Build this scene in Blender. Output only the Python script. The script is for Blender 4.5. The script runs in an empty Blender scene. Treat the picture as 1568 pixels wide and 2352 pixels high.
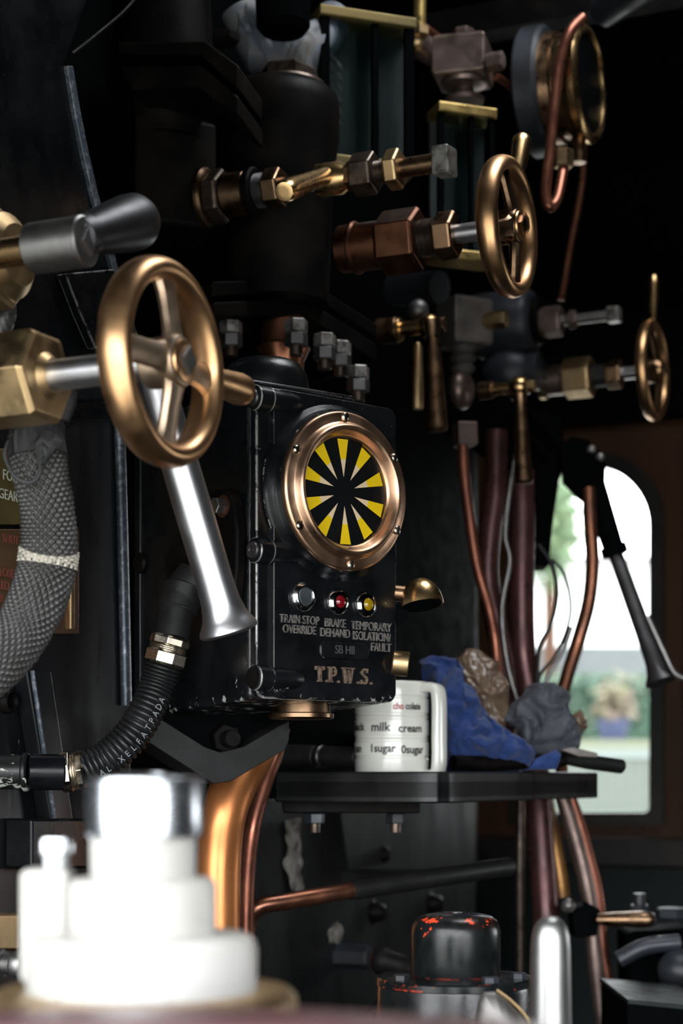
import bpy, bmesh, math, random
from mathutils import Vector, Matrix, noise
random.seed(7)
SC = bpy.context.scene
COL = SC.collection
PI = math.pi
F = 4000.0          # focal length in pixels of the 1568 x 2352 frame
HX, HY = 784.0, 1780.0
V = Vector

def P(px, py, d):                       # a point at distance d whose image falls at px, py
    return V(((px - HX) * d / F, d, (HY - py) * d / F))

PHI = math.radians(24.5)
BV = V((math.cos(PHI), -math.sin(PHI), 0))      # outward from the boiler backhead
TV = V((math.sin(PHI), math.cos(PHI), 0))       # along the backhead, away from the near side
ZV = V((0, 0, 1))

# ------------------------------------------------------------------ objects
def tag(o, label=None, cat=None, group=None, kind=None):
    if label: o['label'] = label
    if cat: o['category'] = cat
    if group: o['group'] = group
    if kind: o['kind'] = kind
    return o

def thing(name, label, cat, loc, group=None):
    o = bpy.data.objects.new(name, None)
    COL.objects.link(o)
    o.location = loc
    o.empty_display_size = .02
    return tag(o, label, cat, group)

class MB:
    def __init__(s):
        s.v, s.f, s.m, s.cur = [], [], [], 0
    def add(s, vs, fs):
        b = len(s.v)
        s.v += [V(p) for p in vs]
        s.f += [[b + i for i in f] for f in fs]
        s.m += [s.cur] * len(fs)
        return s
    def lathe(s, a, axis, prof, n=32, ph=0.0, up=None, sx=1.0):
        ax = V(axis).normalized()
        h = V(up) if up is not None else (ZV if abs(ax.z) < .9 else V((0, -1, 0)))
        e1 = (h - ax * h.dot(ax)).normalized()
        e2 = ax.cross(e1)
        vs, fs, rings = [], [], []
        for (t, r) in prof:
            if r < 1e-6:
                rings.append([len(vs)]); vs.append(a + ax * t)
            else:
                rings.append(list(range(len(vs), len(vs) + n)))
                for i in range(n):
                    th = ph + 2 * PI * i / n
                    vs.append(a + ax * t + (e1 * math.cos(th) + e2 * (sx * math.sin(th))) * r)
        for A, B in zip(rings, rings[1:]):
            if len(A) == 1 and len(B) == 1: continue
            for i in range(n):
                j = (i + 1) % n
                if len(A) == 1: fs.append([A[0], B[i], B[j]])
                elif len(B) == 1: fs.append([A[i], B[0], A[j]])
                else: fs.append([A[i], B[i], B[j], A[j]])
        if len(rings[0]) > 1: fs.append(rings[0][::-1])
        if len(rings[-1]) > 1: fs.append(rings[-1])
        return s.add(vs, fs)
    def cyl(s, a, b, r, r2=None, n=32, ch=.08, ph=0.0):
        a, b = V(a), V(b)
        r2 = r if r2 is None else r2
        L = (b - a).length
        c = min(L * .3, max(r, r2) * ch)
        return s.lathe(a, b - a, [(0, r - c), (c, r), (L - c, r2), (L, r2 - c)], n, ph)
    def hexa(s, a, b, r, n=6, ph=0.0, ch=.10):
        a, b = V(a), V(b)
        L = (b - a).length
        c = min(L * .25, r * ch)
        return s.lathe(a, b - a, [(0, r * .9), (c, r), (L - c, r), (L, r * .9)], n, ph)
    def thread(s, a, b, r, pitch, n=24):
        a, b = V(a), V(b)
        L = (b - a).length
        k = max(2, int(L / pitch))
        pr = [(0, r * .9)]
        for i in range(k):
            pr += [((i + .25) * L / k, r), ((i + .5) * L / k, r), ((i + .95) * L / k, r * .9)]
        pr.append((L, r * .9))
        return s.lathe(a, b - a, pr, n)
    def ball(s, c, r, axis=ZV, n=32, m=16, t0=0.0, t1=PI, sq=1.0):
        pr = [(-r * math.cos(t0 + (t1 - t0) * i / m) * sq, max(0, r * math.sin(t0 + (t1 - t0) * i / m))) for i in range(m + 1)]
        return s.lathe(V(c), axis, pr, n)
    def torus(s, c, axis, R, rr, ra, n=72, m=20, up=None):
        ax = V(axis).normalized()
        e1 = (ZV - ax * ax.z).normalized(); e2 = ax.cross(e1)
        vs, fs = [], []
        for i in range(n):
            a = 2 * PI * i / n
            e = e1 * math.cos(a) + e2 * math.sin(a)
            for j in range(m):
                b = 2 * PI * j / m
                vs.append(V(c) + e * (R + rr * math.cos(b)) + ax * (ra * math.sin(b)))
        for i in range(n):
            for j in range(m):
                fs.append([i * m + j, ((i + 1) % n) * m + j, ((i + 1) % n) * m + (j + 1) % m, i * m + (j + 1) % m])
        return s.add(vs, fs)
    def tube(s, pts, r, n=16, sub=8, caps=True, rf=None, disp=None, up=None):
        pts = [V(p) for p in pts]
        path = spline(pts, sub)
        fr = frames(path, up)
        vs, fs = [], []
        N = len(path)
        for i, (p, (t, e1, e2)) in enumerate(zip(path, fr)):
            u = i / (N - 1)
            R = (rf(u) if rf else (r[0] + (r[1] - r[0]) * u if isinstance(r, tuple) else r))
            for j in range(n):
                a = 2 * PI * j / n
                q = R + (disp(i, j, u) if disp else 0)
                vs.append(p + (e1 * math.cos(a) + e2 * math.sin(a)) * q)
        for i in range(N - 1):
            for j in range(n):
                k = (j + 1) % n
                fs.append([i * n + j, i * n + k, (i + 1) * n + k, (i + 1) * n + j])
        if caps:
            fs.append(list(range(n))[::-1]); fs.append(list(range((N - 1) * n, N * n)))
        return s.add(vs, fs)
    def extr(s, pts, off):
        n = len(pts)
        off = V(off)
        vs = [V(p) for p in pts] + [V(p) + off for p in pts]
        fs = [list(range(n))[::-1], list(range(n, 2 * n))] + [[i, (i + 1) % n, n + (i + 1) % n, n + i] for i in range(n)]
        return s.add(vs, fs)
    def box(s, o, ex, ey, ez, x, y, z):     # frame at o with axes, ranges
        vs = [o + ex * a + ey * b + ez * c for a in x for b in y for c in z]
        return s.add(vs, [[0, 1, 3, 2], [4, 6, 7, 5], [0, 4, 5, 1], [2, 3, 7, 6], [0, 2, 6, 4], [1, 5, 7, 3]])
    def inflate(s, outline, c, depth, amp=.004, fr=40, seed=0, m=10, dens=6, amp2=0.0):
        # outline: closed world points round c; a solid crumpled pillow with that silhouette
        pts = []
        n0 = len(outline)
        for i in range(n0):
            a, b = outline[i], outline[(i + 1) % n0]
            for k in range(dens):
                pts.append(a.lerp(b, k / dens))
        n = len(pts)
        c = V(c)
        ax = V((0, 1, 0))
        sv = V((seed * 3.7, seed * 1.3, seed * 9.1))
        vs, fs = [], []
        def d(p, w):
            q = p * fr + sv
            k = noise.noise(q) * .9 + .5 * (abs(noise.noise(q * 2.1)) * 2 - .6)
            k2 = noise.noise(q * 5) if amp2 else 0
            return p + V((noise.noise(q + V((5, 1, 2))), -1.0 * k, noise.noise(q + V((1, 8, 2))) * .7)) * amp * w + V((0, -k2 * amp2, k2 * amp2)) * w
        rows = []
        for side in (-1, 1):
            for j in range(m if side < 0 else m + 1):
                t = j / m
                t = t if side < 0 else 1 - t
                rad = math.sin(t * PI / 2)
                dep = side * depth * math.cos(t * PI / 2)
                if t == 0:
                    rows.append([len(vs)]); vs.append(d(c + ax * dep, 1)); continue
                rows.append(list(range(len(vs), len(vs) + n)))
                for p in pts:
                    q = c + (p - c) * rad + ax * dep
                    vs.append(d(q, 1 if t < 1 else .5))
        for A, B in zip(rows, rows[1:]):
            for i in range(n):
                j = (i + 1) % n
                if len(A) == 1: fs.append([A[0], B[i], B[j]])
                elif len(B) == 1: fs.append([A[i], B[0], A[j]])
                else: fs.append([A[i], B[i], B[j], A[j]])
        return s.add(vs, fs)
    def mesh(s, name, mats, origin, sharp=35):
        me = bpy.data.meshes.new(name)
        me.from_pydata([tuple(p - origin) for p in s.v], [], s.f)
        for mm in (mats if isinstance(mats, (list, tuple)) else [mats]): me.materials.append(mm)
        me.polygons.foreach_set('material_index', s.m)
        bm = bmesh.new(); bm.from_mesh(me)
        bmesh.ops.recalc_face_normals(bm, faces=bm.faces)
        bm.to_mesh(me); bm.free()
        for p in me.polygons: p.use_smooth = True
        me.set_sharp_from_angle(angle=math.radians(sharp))
        me.update()
        return me
    def build(s, name, mats, parent=None, bevel=0, sharp=35, label=None, origin=None, kind=None, seg=3):
        # walk up to the world location of the parent
        org = V((0, 0, 0)); p = parent
        while p is not None: org += p.location; p = p.parent
        loc = V((0, 0, 0))
        if parent is None:
            zs = [q.z for q in s.v]
            loc = V((sum(q.x for q in s.v) / len(s.v), sum(q.y for q in s.v) / len(s.v), min(zs)))
            if origin is not None: loc = V(origin)
        o = bpy.data.objects.new(name, s.mesh(name, mats, org + loc, sharp))
        COL.objects.link(o)
        o.parent = parent
        o.location = loc
        if bevel:
            b = o.modifiers.new('edge', 'BEVEL'); b.width = bevel; b.segments = seg
            b.limit_method = 'ANGLE'; b.angle_limit = math.radians(40)
            b.use_clamp_overlap = True; b.harden_normals = True
        if label: o['label'] = label
        if kind: o['kind'] = kind
        return o

def spline(pts, sub):
    if len(pts) == 2:
        return [pts[0].lerp(pts[1], i / sub) for i in range(sub + 1)]
    q = [pts[0] * 2 - pts[1]] + pts + [pts[-1] * 2 - pts[-2]]
    out = []
    for i in range(1, len(q) - 2):
        a, b, c, d = q[i - 1:i + 3]
        for k in range(sub):
            t = k / sub
            out.append(.5 * (2 * b + (c - a) * t + (2 * a - 5 * b + 4 * c - d) * t * t + (3 * b - a - 3 * c + d) * t ** 3))
    out.append(pts[-1])
    return out

def frames(path, up=None):
    res, e1 = [], None
    for i in range(len(path)):
        t = (path[min(i + 1, len(path) - 1)] - path[max(i - 1, 0)]).normalized()
        if e1 is None:
            h = V(up) if up is not None else (ZV if abs(t.z) < .9 else V((0, -1, 0)))
            e1 = h
        e1 = (e1 - t * e1.dot(t)).normalized()
        res.append((t, e1.copy(), t.cross(e1)))
    return res

def ax(ref, dv, px):                     # how far along dv from ref the image column px lies
    k = (px - HX) / F
    return (k * ref.y - ref.x) / (dv.x - k * dv.y)

def pt_plane(px, py, p0, n):             # where the sight line through px, py meets a plane
    d = V(((px - HX) / F, 1, (HY - py) / F))
    return d * (p0.dot(n) / d.dot(n))

# ------------------------------------------------------------------ materials
def nd(nt, t, **kw):
    n = nt.nodes.new(t)
    for k, v in kw.items(): setattr(n, k, v)
    return n

def M(name, col, metal=0.0, rough=.4, col2=None, lo=.45, hi=.62, scale=25, rvar=.12, bump=0.0, bscale=250, spec=.5,
      col3=None, lo3=.6, hi3=.64, scale3=60, chip=None, edge=0.0, edge_r=.003, clo=.5, chi=.56, cscale=60, chipmetal=.6, zb=None, raw=False, stretch=(1, 1, 1), trans=0, ior=1.5, coat=0, sheen=0):
    if metal < .5 and max(col) < .06 and not raw:
        col = tuple(q * .30 for q in col); col2 = tuple(q * .36 for q in col2) if col2 else col2; spec *= .7
    m = bpy.data.materials.new(name); m.use_nodes = True
    nt = m.node_tree; L = nt.links
    b = nt.nodes['Principled BSDF']
    b.inputs['Metallic'].default_value = metal
    b.inputs['Specular IOR Level'].default_value = spec
    b.inputs['IOR'].default_value = ior
    b.inputs['Transmission Weight'].default_value = trans
    b.inputs['Coat Weight'].default_value = coat
    b.inputs['Sheen Weight'].default_value = sheen
    tc = nd(nt, 'ShaderNodeTexCoord')
    mp = nd(nt, 'ShaderNodeMapping'); mp.inputs['Scale'].default_value = stretch
    L.new(tc.outputs['Object'], mp.inputs['Vector'])
    def nz(sc, det=5, ro=.6):
        n = nd(nt, 'ShaderNodeTexNoise'); n.inputs['Scale'].default_value = sc; n.inputs['Detail'].default_value = det
        n.inputs['Roughness'].default_value = ro
        L.new(mp.outputs['Vector'], n.inputs['Vector']); return n.outputs['Fac']
    def ramp(src, a, c):
        r = nd(nt, 'ShaderNodeMapRange'); r.inputs['From Min'].default_value = a; r.inputs['From Max'].default_value = c
        r.clamp = True
        L.new(src, r.inputs['Value']); return r.outputs['Result']
    def mix(f, a, c):
        x = nd(nt, 'ShaderNodeMix', data_type='RGBA')
        L.new(f, x.inputs['Factor'])
        for i, q in ((6, a), (7, c)):
            if isinstance(q, tuple): x.inputs[i].default_value = (*q, 1)
            else: L.new(q, x.inputs[i])
        return x.outputs[2]
    n1 = nz(scale)
    c = col
    if col2: c = mix(ramp(n1, lo, hi), col, col2)
    if col3: c = mix(ramp(nz(scale3, 6, .65), lo3, hi3), c, col3)
    rr = nd(nt, 'ShaderNodeMapRange')
    rr.inputs['From Min'].default_value = .3; rr.inputs['From Max'].default_value = .7
    rr.inputs['To Min'].default_value = max(.02, rough - rvar); rr.inputs['To Max'].default_value = min(1, rough + rvar)
    L.new(nz(scale * 1.7), rr.inputs['Value'])
    rgh = rr.outputs['Result']
    if chip:
        base = nz(cscale, 6, .7)
        if zb:
            sx = nd(nt, 'ShaderNodeSeparateXYZ'); L.new(tc.outputs['Object'], sx.inputs[0])
            zr = nd(nt, 'ShaderNodeMapRange'); zr.inputs['From Min'].default_value = zb[0]; zr.inputs['From Max'].default_value = zb[1]
            zr.inputs["To Min"].default_value = zb[2]; zr.inputs['To Max'].default_value = 0
            L.new(sx.outputs['Z'], zr.inputs['Value'])
            ad = nd(nt, 'ShaderNodeMath', operation='ADD'); L.new(base, ad.inputs[0]); L.new(zr.outputs['Result'], ad.inputs[1]); base = ad.outputs[0]
        f = ramp(base, clo, chi)
        if edge > 0:
            bv = nd(nt, 'ShaderNodeBevel', samples=4); bv.inputs['Radius'].default_value = edge_r
            ge = nd(nt, 'ShaderNodeNewGeometry')
            dp = nd(nt, 'ShaderNodeVectorMath', operation='DOT_PRODUCT')
            L.new(bv.outputs['Normal'], dp.inputs[0]); L.new(ge.outputs['Normal'], dp.inputs[1])
            em = nd(nt, 'ShaderNodeMapRange'); em.inputs['From Min'].default_value = .995; em.inputs['From Max'].default_value = .93
            L.new(dp.outputs['Value'], em.inputs['Value'])
            f2 = ramp(nz(cscale * .8, 6, .7), edge, edge + .06)
            mu = nd(nt, 'ShaderNodeMath', operation='MULTIPLY'); L.new(em.outputs['Result'], mu.inputs[0]); L.new(f2, mu.inputs[1])
            mx = nd(nt, 'ShaderNodeMath', operation='MAXIMUM'); L.new(mu.outputs[0], mx.inputs[0]); L.new(f, mx.inputs[1])
            f = mx.outputs[0]
        c = mix(f, c if not isinstance(c, tuple) else c, chip)
        mm = nd(nt, 'ShaderNodeMath', operation='MULTIPLY'); L.new(f, mm.inputs[0]); mm.inputs[1].default_value = chipmetal
        L.new(mm.outputs[0], b.inputs['Metallic'])
    if isinstance(c, tuple): b.inputs['Base Color'].default_value = (*c, 1)
    else: L.new(c, b.inputs['Base Color'])
    L.new(rgh, b.inputs['Roughness'])
    if bump:
        bp = nd(nt, 'ShaderNodeBump'); bp.inputs['Strength'].default_value = bump; bp.inputs['Distance'].default_value = .001
        L.new(nz(bscale, 4), bp.inputs['Height']); L.new(bp.outputs['Normal'], b.inputs['Normal'])
    return m

BLACK = (.010, .012, .015)
m_case = M('black_gloss_paint_chipped', BLACK, 0, .30, (.016, .018, .022), scale=30, rvar=.10, bump=.06, bscale=350, chip=(.68, .67, .65), edge=.42, edge_r=.0022, clo=.70, chi=.715, cscale=85, zb=(.001, .016, .13))
m_casep = M('black_gloss_paint', BLACK, 0, .30, (.016, .018, .022), scale=30, rvar=.10, bump=.06, bscale=350, chip=(.55, .54, .52), edge=.60, edge_r=.0022, clo=.70, chi=.715, cscale=85, zb=(.001, .016, .13))
m_black = M('black_paint', BLACK, 0, .28, spec=.25, col2=(.022, .023, .026), scale=14, rvar=.14, bump=.08, bscale=220, chip=(.30, .29, .28), clo=.70, chi=.72, cscale=70)
m_blackpl = M('worn_black_plate', (.013, .015, .019), 0, .40, (.04, .042, .048), scale=6, lo=.45, hi=.75, rvar=.18, bump=.12, bscale=120, stretch=(2, 2, .5), chip=(.25, .25, .25), clo=.69, chi=.72, cscale=60)
m_edge = M('lit_rubbed_blue_black_edge', (.06, .075, .095), .3, .34, (.20, .22, .25), scale=160, lo=.5, hi=.66, rvar=.12, bump=.1)  # pale blue-grey puts the light on the plate edges into the colour
m_clad = M('lit_sooty_cladding', (.016, .017, .019), 0, .6, spec=.3, col2=(.036, .037, .039), scale=9, rvar=.15, bump=.15, bscale=120, stretch=(1, 1, .3))
m_iron = M('dark_cast_iron', (.010, .009, .009), 0, .5, (.022, .018, .016), scale=18, bump=.2, bscale=140, spec=.6, ior=1.16)
m_ironb = M('blue_black_iron', (.028, .032, .040), .2, .42, (.012, .013, .015), scale=14, bump=.12, bscale=140, raw=True)
m_nut = M('oily_steel_nut', (.30, .29, .28), .7, .38, (.10, .09, .085), scale=90)
m_dnut = M('dark_brown_nut', (.10, .075, .06), .8, .36, (.05, .035, .028), scale=60)
m_brass = M('polished_brass', (.60, .40, .19), 1, .27, (.54, .35, .16), scale=30, rvar=.03, bump=.02, bscale=300)
m_bronze = M('warm_bronze_wheel', (.66, .385, .195), 1, .35, (.50, .29, .145), scale=22, lo=.4, hi=.7, rvar=.07, bump=.03, bscale=260)
m_spoke = M('tarnished_bronze', (.46, .34, .24), 1, .42, (.30, .33, .28), scale=45, lo=.55, hi=.7, rvar=.08, bump=.05, bscale=300)
m_nutbr = M('dull_brass_nut', (.50, .35, .18), 1, .40, (.38, .27, .15), scale=35, lo=.4, hi=.7, bump=.05, bscale=300)
m_oldcop = M('oily_old_copper', (.15, .065, .038), 1, .40, (.09, .04, .025), scale=30)
m_dbrass = M('dark_bronze', (.24, .145, .085), 1, .33, (.16, .10, .06), scale=40)
m_copper = M('orange_copper_pipe', (.62, .235, .080), .75, .33, (.42, .145, .05), scale=18, lo=.42, hi=.7, rvar=.10, col3=(.10, .06, .04), lo3=.66, hi3=.72, scale3=30, bump=.03, stretch=(1, 1, .4))
m_copred = M('red_copper_pipe', (.27, .10, .062), .8, .35, (.17, .062, .042), scale=22)
m_copdk = M('dull_copper', (.26, .105, .06), .9, .34, (.18, .08, .055), scale=24)
m_maroon = M('maroon_pipe', (.085, .032, .032), .5, .33, (.055, .022, .022), scale=20)
m_ochre = M('ochre_pipe', (.38, .19, .06), .6, .40, (.22, .11, .04), scale=24)
m_steel = M('bright_worn_steel', (.48, .48, .50), 1, .35, (.43, .425, .43), scale=24, rvar=.03, bump=.02, bscale=500)
m_handle = M('satin_steel_handle', (.40, .395, .39), 1, .40, (.36, .355, .35), scale=20, rvar=.03)
m_blade = M('grey_lever_blade', (.20, .19, .185), .9, .50, (.16, .15, .145), scale=30, rvar=.04)
m_gsteel = M('grey_steel', (.27, .262, .255), 1, .42, (.20, .19, .19), scale=40, rvar=.05)
m_dsteel = M('dark_gunmetal', (.13, .125, .13), .9, .44, (.10, .10, .10), scale=24, rvar=.05)
m_chrome = M('chrome', (.82, .83, .85), 1, .10, rvar=.03)
m_cap = M('dulled_chrome_cap', (.52, .55, .58), 1, .27, rvar=.03)
m_chromed = M('satin_chrome', (.70, .72, .74), 1, .20, (.55, .57, .60), scale=30, rvar=.06)
m_nickel = M('nickel_gland', (.62, .56, .46), 1, .28, (.46, .41, .33), scale=60)
m_white = M('cream_white_paint', (.31, .302, .28), 0, .45, (.35, .34, .33), scale=14, col3=(.07, .05, .035), lo3=.62, hi3=.70, scale3=70, bump=.10, bscale=120)
m_ceram = M('white_glaze', (.80, .80, .74), 0, .16, rvar=.04, coat=.3)
m_ink = M('black_print', (.02, .018, .02), 0, .5, raw=True)
m_inkr = M('red_print', (.45, .05, .06), 0, .5)
m_rubber = M('black_rubber', (.022, .022, .023), 0, .5, (.03, .03, .031), scale=60, rvar=.06)
m_conduit = M('black_conduit_plastic', (.028, .029, .031), 0, .33, (.038, .038, .040), scale=50, rvar=.06)
m_prints = M('white_stencil_print', (.22, .24, .25), 0, .6)
m_letter = M('worn_letter_face', (.40, .37, .34), .7, .42, (.10, .10, .10), scale=260, lo=.45, hi=.66)
m_letterc = M('worn_copper_letter', (.62, .44, .32), .85, .34, (.42, .30, .24), scale=200)
m_letterd = M('dim_letter_face', (.10, .10, .10), .5, .42)
m_yellow = M('yellow_enamel', (.95, .62, .008), 0, .45)
m_cream = M('cream_enamel', (.88, .64, .42), 0, .5)
m_dial = M('black_dial', (.012, .014, .018), 0, .42, rvar=.05)
m_red = M('red_lens', (.15, .004, .009), 0, .12, coat=.6, raw=True)
m_amber = M('amber_lens', (.27, .165, .006), 0, .12, coat=.6)
m_btn = M('spun_steel_button', (.30, .36, .38), 1, .34)
m_rag = M('blue_rag', (.005, .026, .120), 0, .85, (.007, .034, .155), scale=60, bump=.5, bscale=900, sheen=.15, raw=True)
m_grag = M('grey_rag', (.061, .066, .080), 0, .85, (.085, .09, .105), scale=50, bump=.5, bscale=800)
m_paper = M('brown_wrapper', (.17, .115, .075), 0, .30, (.12, .075, .05), scale=40, bump=.3, bscale=120, coat=.3)
m_tray = M('black_tray_paint', (.014, .015, .017), 0, .36, (.03, .03, .033), scale=14, bump=.1, chip=(.33, .30, .27), clo=.70, chi=.73, cscale=70, stretch=(1, 1, .5))
m_wood = M('dark_brown_wood', (.050, .019, .0075), 0, .55, (.030, .013, .006), raw=True, spec=.2, scale=9, stretch=(1, 1, .25), bump=.1)
m_dwood = M('black_brown_frame', (.016, .014, .013), 0, .5, (.035, .026, .02), scale=12)
m_green = M('green_black_paint', (.012, .024, .022), 0, .5, rvar=.1, spec=.3)
m_dark = M('soot_and_shade_black', (.008, .009, .010), 0, .6, rvar=.1, spec=.5, ior=1.03)  # soot, and also the shade coloured into the upper backhead
m_braid = M('woven_lagging', (.050, .048, .047), 0, .42, (.024, .023, .022), scale=30, lo=.35, hi=.65, col3=(.12, .108, .09), lo3=.60, hi3=.72, scale3=16, bump=.3, bscale=700, raw=True)
m_braidl = M('pale_woven_lagging', (.46, .43, .36), 0, .65, (.20, .18, .15), scale=50, bump=.3, bscale=700)
m_fray = M('frayed_grey_cloth', (.028, .028, .029), 0, .7, (.075, .075, .075), scale=50, bump=.4, bscale=500, stretch=(1, 1, .2), raw=True)
m_plag = M('pale_lagging', (.17, .16, .145), 0, .8, (.07, .06, .05), scale=40, bump=.6, bscale=160)
m_olive = M('olive_brass_plate', (.19, .14, .05), .6, .45, (.13, .10, .04), scale=16)
m_plate = M('brown_bronze_plate', (.17, .095, .05), .6, .42, (.11, .06, .04), scale=18)
m_engr = M('pale_engraving', (.52, .54, .46), 0, .5)
m_engrd = M('faint_red_engraving', (.20, .05, .04), 0, .5)
m_gback = M('glass_reflection_grey_plate', (.075, .085, .085), 0, .5, (.035, .040, .040), scale=20, raw=True, stretch=(1, 1, .3))  # pale tone stands for reflections in the gauge glass
m_grey = M('grey_painted_lagging', (.16, .18, .22), 0, .6, (.22, .21, .20), scale=22, bump=.3, bscale=160)
m_pink = M('pinkish_bronze', (.20, .145, .128), .75, .40, (.13, .092, .08), scale=30)
m_gbrown = M('grey_brown_casting', (.15, .13, .12), .4, .5, (.09, .08, .075), scale=22, bump=.15)
m_goldpt = M('gold_bar', (.60, .43, .16), .9, .34, (.48, .33, .12), scale=40)
m_ledge = M('dark_red_ledge_paint', (.055, .024, .026), 0, .35, (.075, .055, .06), scale=16, lo=.5, hi=.7, raw=True)
m_bvalve = M('black_enamel_red_chips', (.012, .016, .017), 0, .28, (.024, .028, .029), scale=26, rvar=.10, bump=.06, bscale=200, chip=(.60, .06, .02), edge=.55, edge_r=.004, clo=.72, chi=.735, cscale=55, chipmetal=0)
m_bdome = M('black_enamel_dome_red_chips', (.012, .016, .017), 0, .28, (.024, .028, .029), scale=26, rvar=.10, bump=.06, bscale=200, chip=(.60, .06, .02), edge=.50, edge_r=.006, clo=.72, chi=.735, cscale=55, chipmetal=0, zb=(.166, .156, .11))
m_ppipe = M('flaking_black_pipe', (.018, .020, .021), 0, .38, (.03, .03, .03), scale=30, chip=(.36, .38, .34), clo=.545, chi=.57, cscale=80, chipmetal=0, stretch=(.5, .5, 1))
m_hedge = M('hedge_leaves', (.050, .100, .068), 0, .8, (.080, .115, .080), scale=3, rvar=.05, raw=True)
m_ground = M('grey_platform', (.30, .30, .28), 0, .9, scale=2)
m_wallw = M('white_render', (.78, .79, .78), 0, .8, scale=2)
m_roofg = M('grey_awning', (.078, .086, .088), 0, .7, scale=2, raw=True)
m_pinkr = M('pinkish_gutter', (.14, .12, .12), 0, .7)
m_pot = M('blue_glazed_pot', (.033, .040, .088), 0, .6, raw=True)
m_flor = M('orange_flowers', (.115, .082, .062), 0, .8, (.090, .10, .045), scale=9, raw=True)
m_fenc = M('pale_fence_paint', (.105, .125, .120), 0, .6)
m_fency = M('yellow_edging', (.105, .115, .075), 0, .6)

def glassmat(name, tint, fres):
    m = bpy.data.materials.new(name); m.use_nodes = True
    nt = m.node_tree; nt.nodes.remove(nt.nodes['Principled BSDF'])
    out = nt.nodes['Material Output']
    tr = nd(nt, 'ShaderNodeBsdfTransparent'); tr.inputs['Color'].default_value = (*tint, 1)
    gl = nd(nt, 'ShaderNodeBsdfGlossy'); gl.inputs['Roughness'].default_value = .04
    lw = nd(nt, 'ShaderNodeLayerWeight'); lw.inputs['Blend'].default_value = .5
    pw = nd(nt, 'ShaderNodeMath', operation='POWER'); nt.links.new(lw.outputs['Facing'], pw.inputs[0]); pw.inputs[1].default_value = 5.0
    fr = nd(nt, 'ShaderNodeMath', operation='MULTIPLY_ADD'); nt.links.new(pw.outputs[0], fr.inputs[0])
    fr.inputs[1].default_value = 1 - fres; fr.inputs[2].default_value = fres
    mx = nd(nt, 'ShaderNodeMixShader')
    nt.links.new(fr.outputs[0], mx.inputs[0]); nt.links.new(tr.outputs[0], mx.inputs[1]); nt.links.new(gl.outputs[0], mx.inputs[2])
    nt.links.new(mx.outputs[0], out.inputs['Surface'])
    return m
m_glass = glassmat('clear_glass', (.98, .99, .985), .03)
m_gauge = glassmat('dusty_gauge_glass', (.70, .76, .76), .05)

def mesh_text(txt, size, M4, depth, sx=.8, bold=0.0, align='CENTER'):
    cu = bpy.data.curves.new('t', 'FONT'); cu.body = txt; cu.size = size; cu.extrude = depth; cu.offset = bold
    cu.align_x = align; cu.align_y = 'CENTER'; cu.resolution_u = 4
    ob = bpy.data.objects.new('t', cu); COL.objects.link(ob)
    dg = bpy.context.evaluated_depsgraph_get(); dg.update()
    me = bpy.data.meshes.new_from_object(ob.evaluated_get(dg))
    vs = [M4 @ V((v.co.x * sx, v.co.y, v.co.z)) for v in me.vertices]
    fs = [list(p.vertices) for p in me.polygons]
    bpy.data.objects.remove(ob); bpy.data.curves.remove(cu); bpy.data.meshes.remove(me)
    return vs, fs

def frame4(o, ex, ey):
    ez = ex.cross(ey)
    return Matrix((( ex.x, ey.x, ez.x, o.x), (ex.y, ey.y, ez.y, o.y), (ex.z, ey.z, ez.z, o.z), (0, 0, 0, 1)))

# a line of turned parts along an axis, given by image columns: (name, kind, px0, px1, radius px, material[, end radius px, phase])
def train(root, ref, specs, dv=BV):
    k = ref.y / F
    made = {}
    for sp in specs:
        name, kind, x0, x1, r, mt = sp[:6]
        r2 = sp[6] if len(sp) > 6 and sp[6] else r
        ph = sp[7] if len(sp) > 7 else 0.0
        a, b = ref + dv * ax(ref, dv, x0), ref + dv * ax(ref, dv, x1)
        mb = MB()
        if kind == 'c': mb.cyl(a, b, r * k, r2 * k)
        elif kind == 'h': mb.hexa(a, b, r * k, 6, ph)
        elif kind == 's': mb.hexa(a, b, r * k, 4, PI / 4 + ph, .06)
        elif kind == 't': mb.thread(a, b, r * k, .0022)
        elif kind == 'b': mb.ball((a + b) / 2, r * k, dv, 40, 20, sq=(b - a).length / 2 / (r * k))
        elif kind == 'd':   # rounded body
            L = (b - a).length; R = r * k; c = min(L * .4, R * .35)
            mb.lathe(a, b - a, [(0, R - c)] + [(c - c * math.cos(q * PI / 12), R - c + c * math.sin(q * PI / 12)) for q in range(1, 7)] + [(L - c + c * math.sin(q * PI / 12), R - c + c * math.cos(q * PI / 12)) for q in range(1, 7)], 40)
        made[name] = mb.build(name, mt, root, sharp=30, bevel=(.0012 if kind in 'hs' else 0))
    return made

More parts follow.
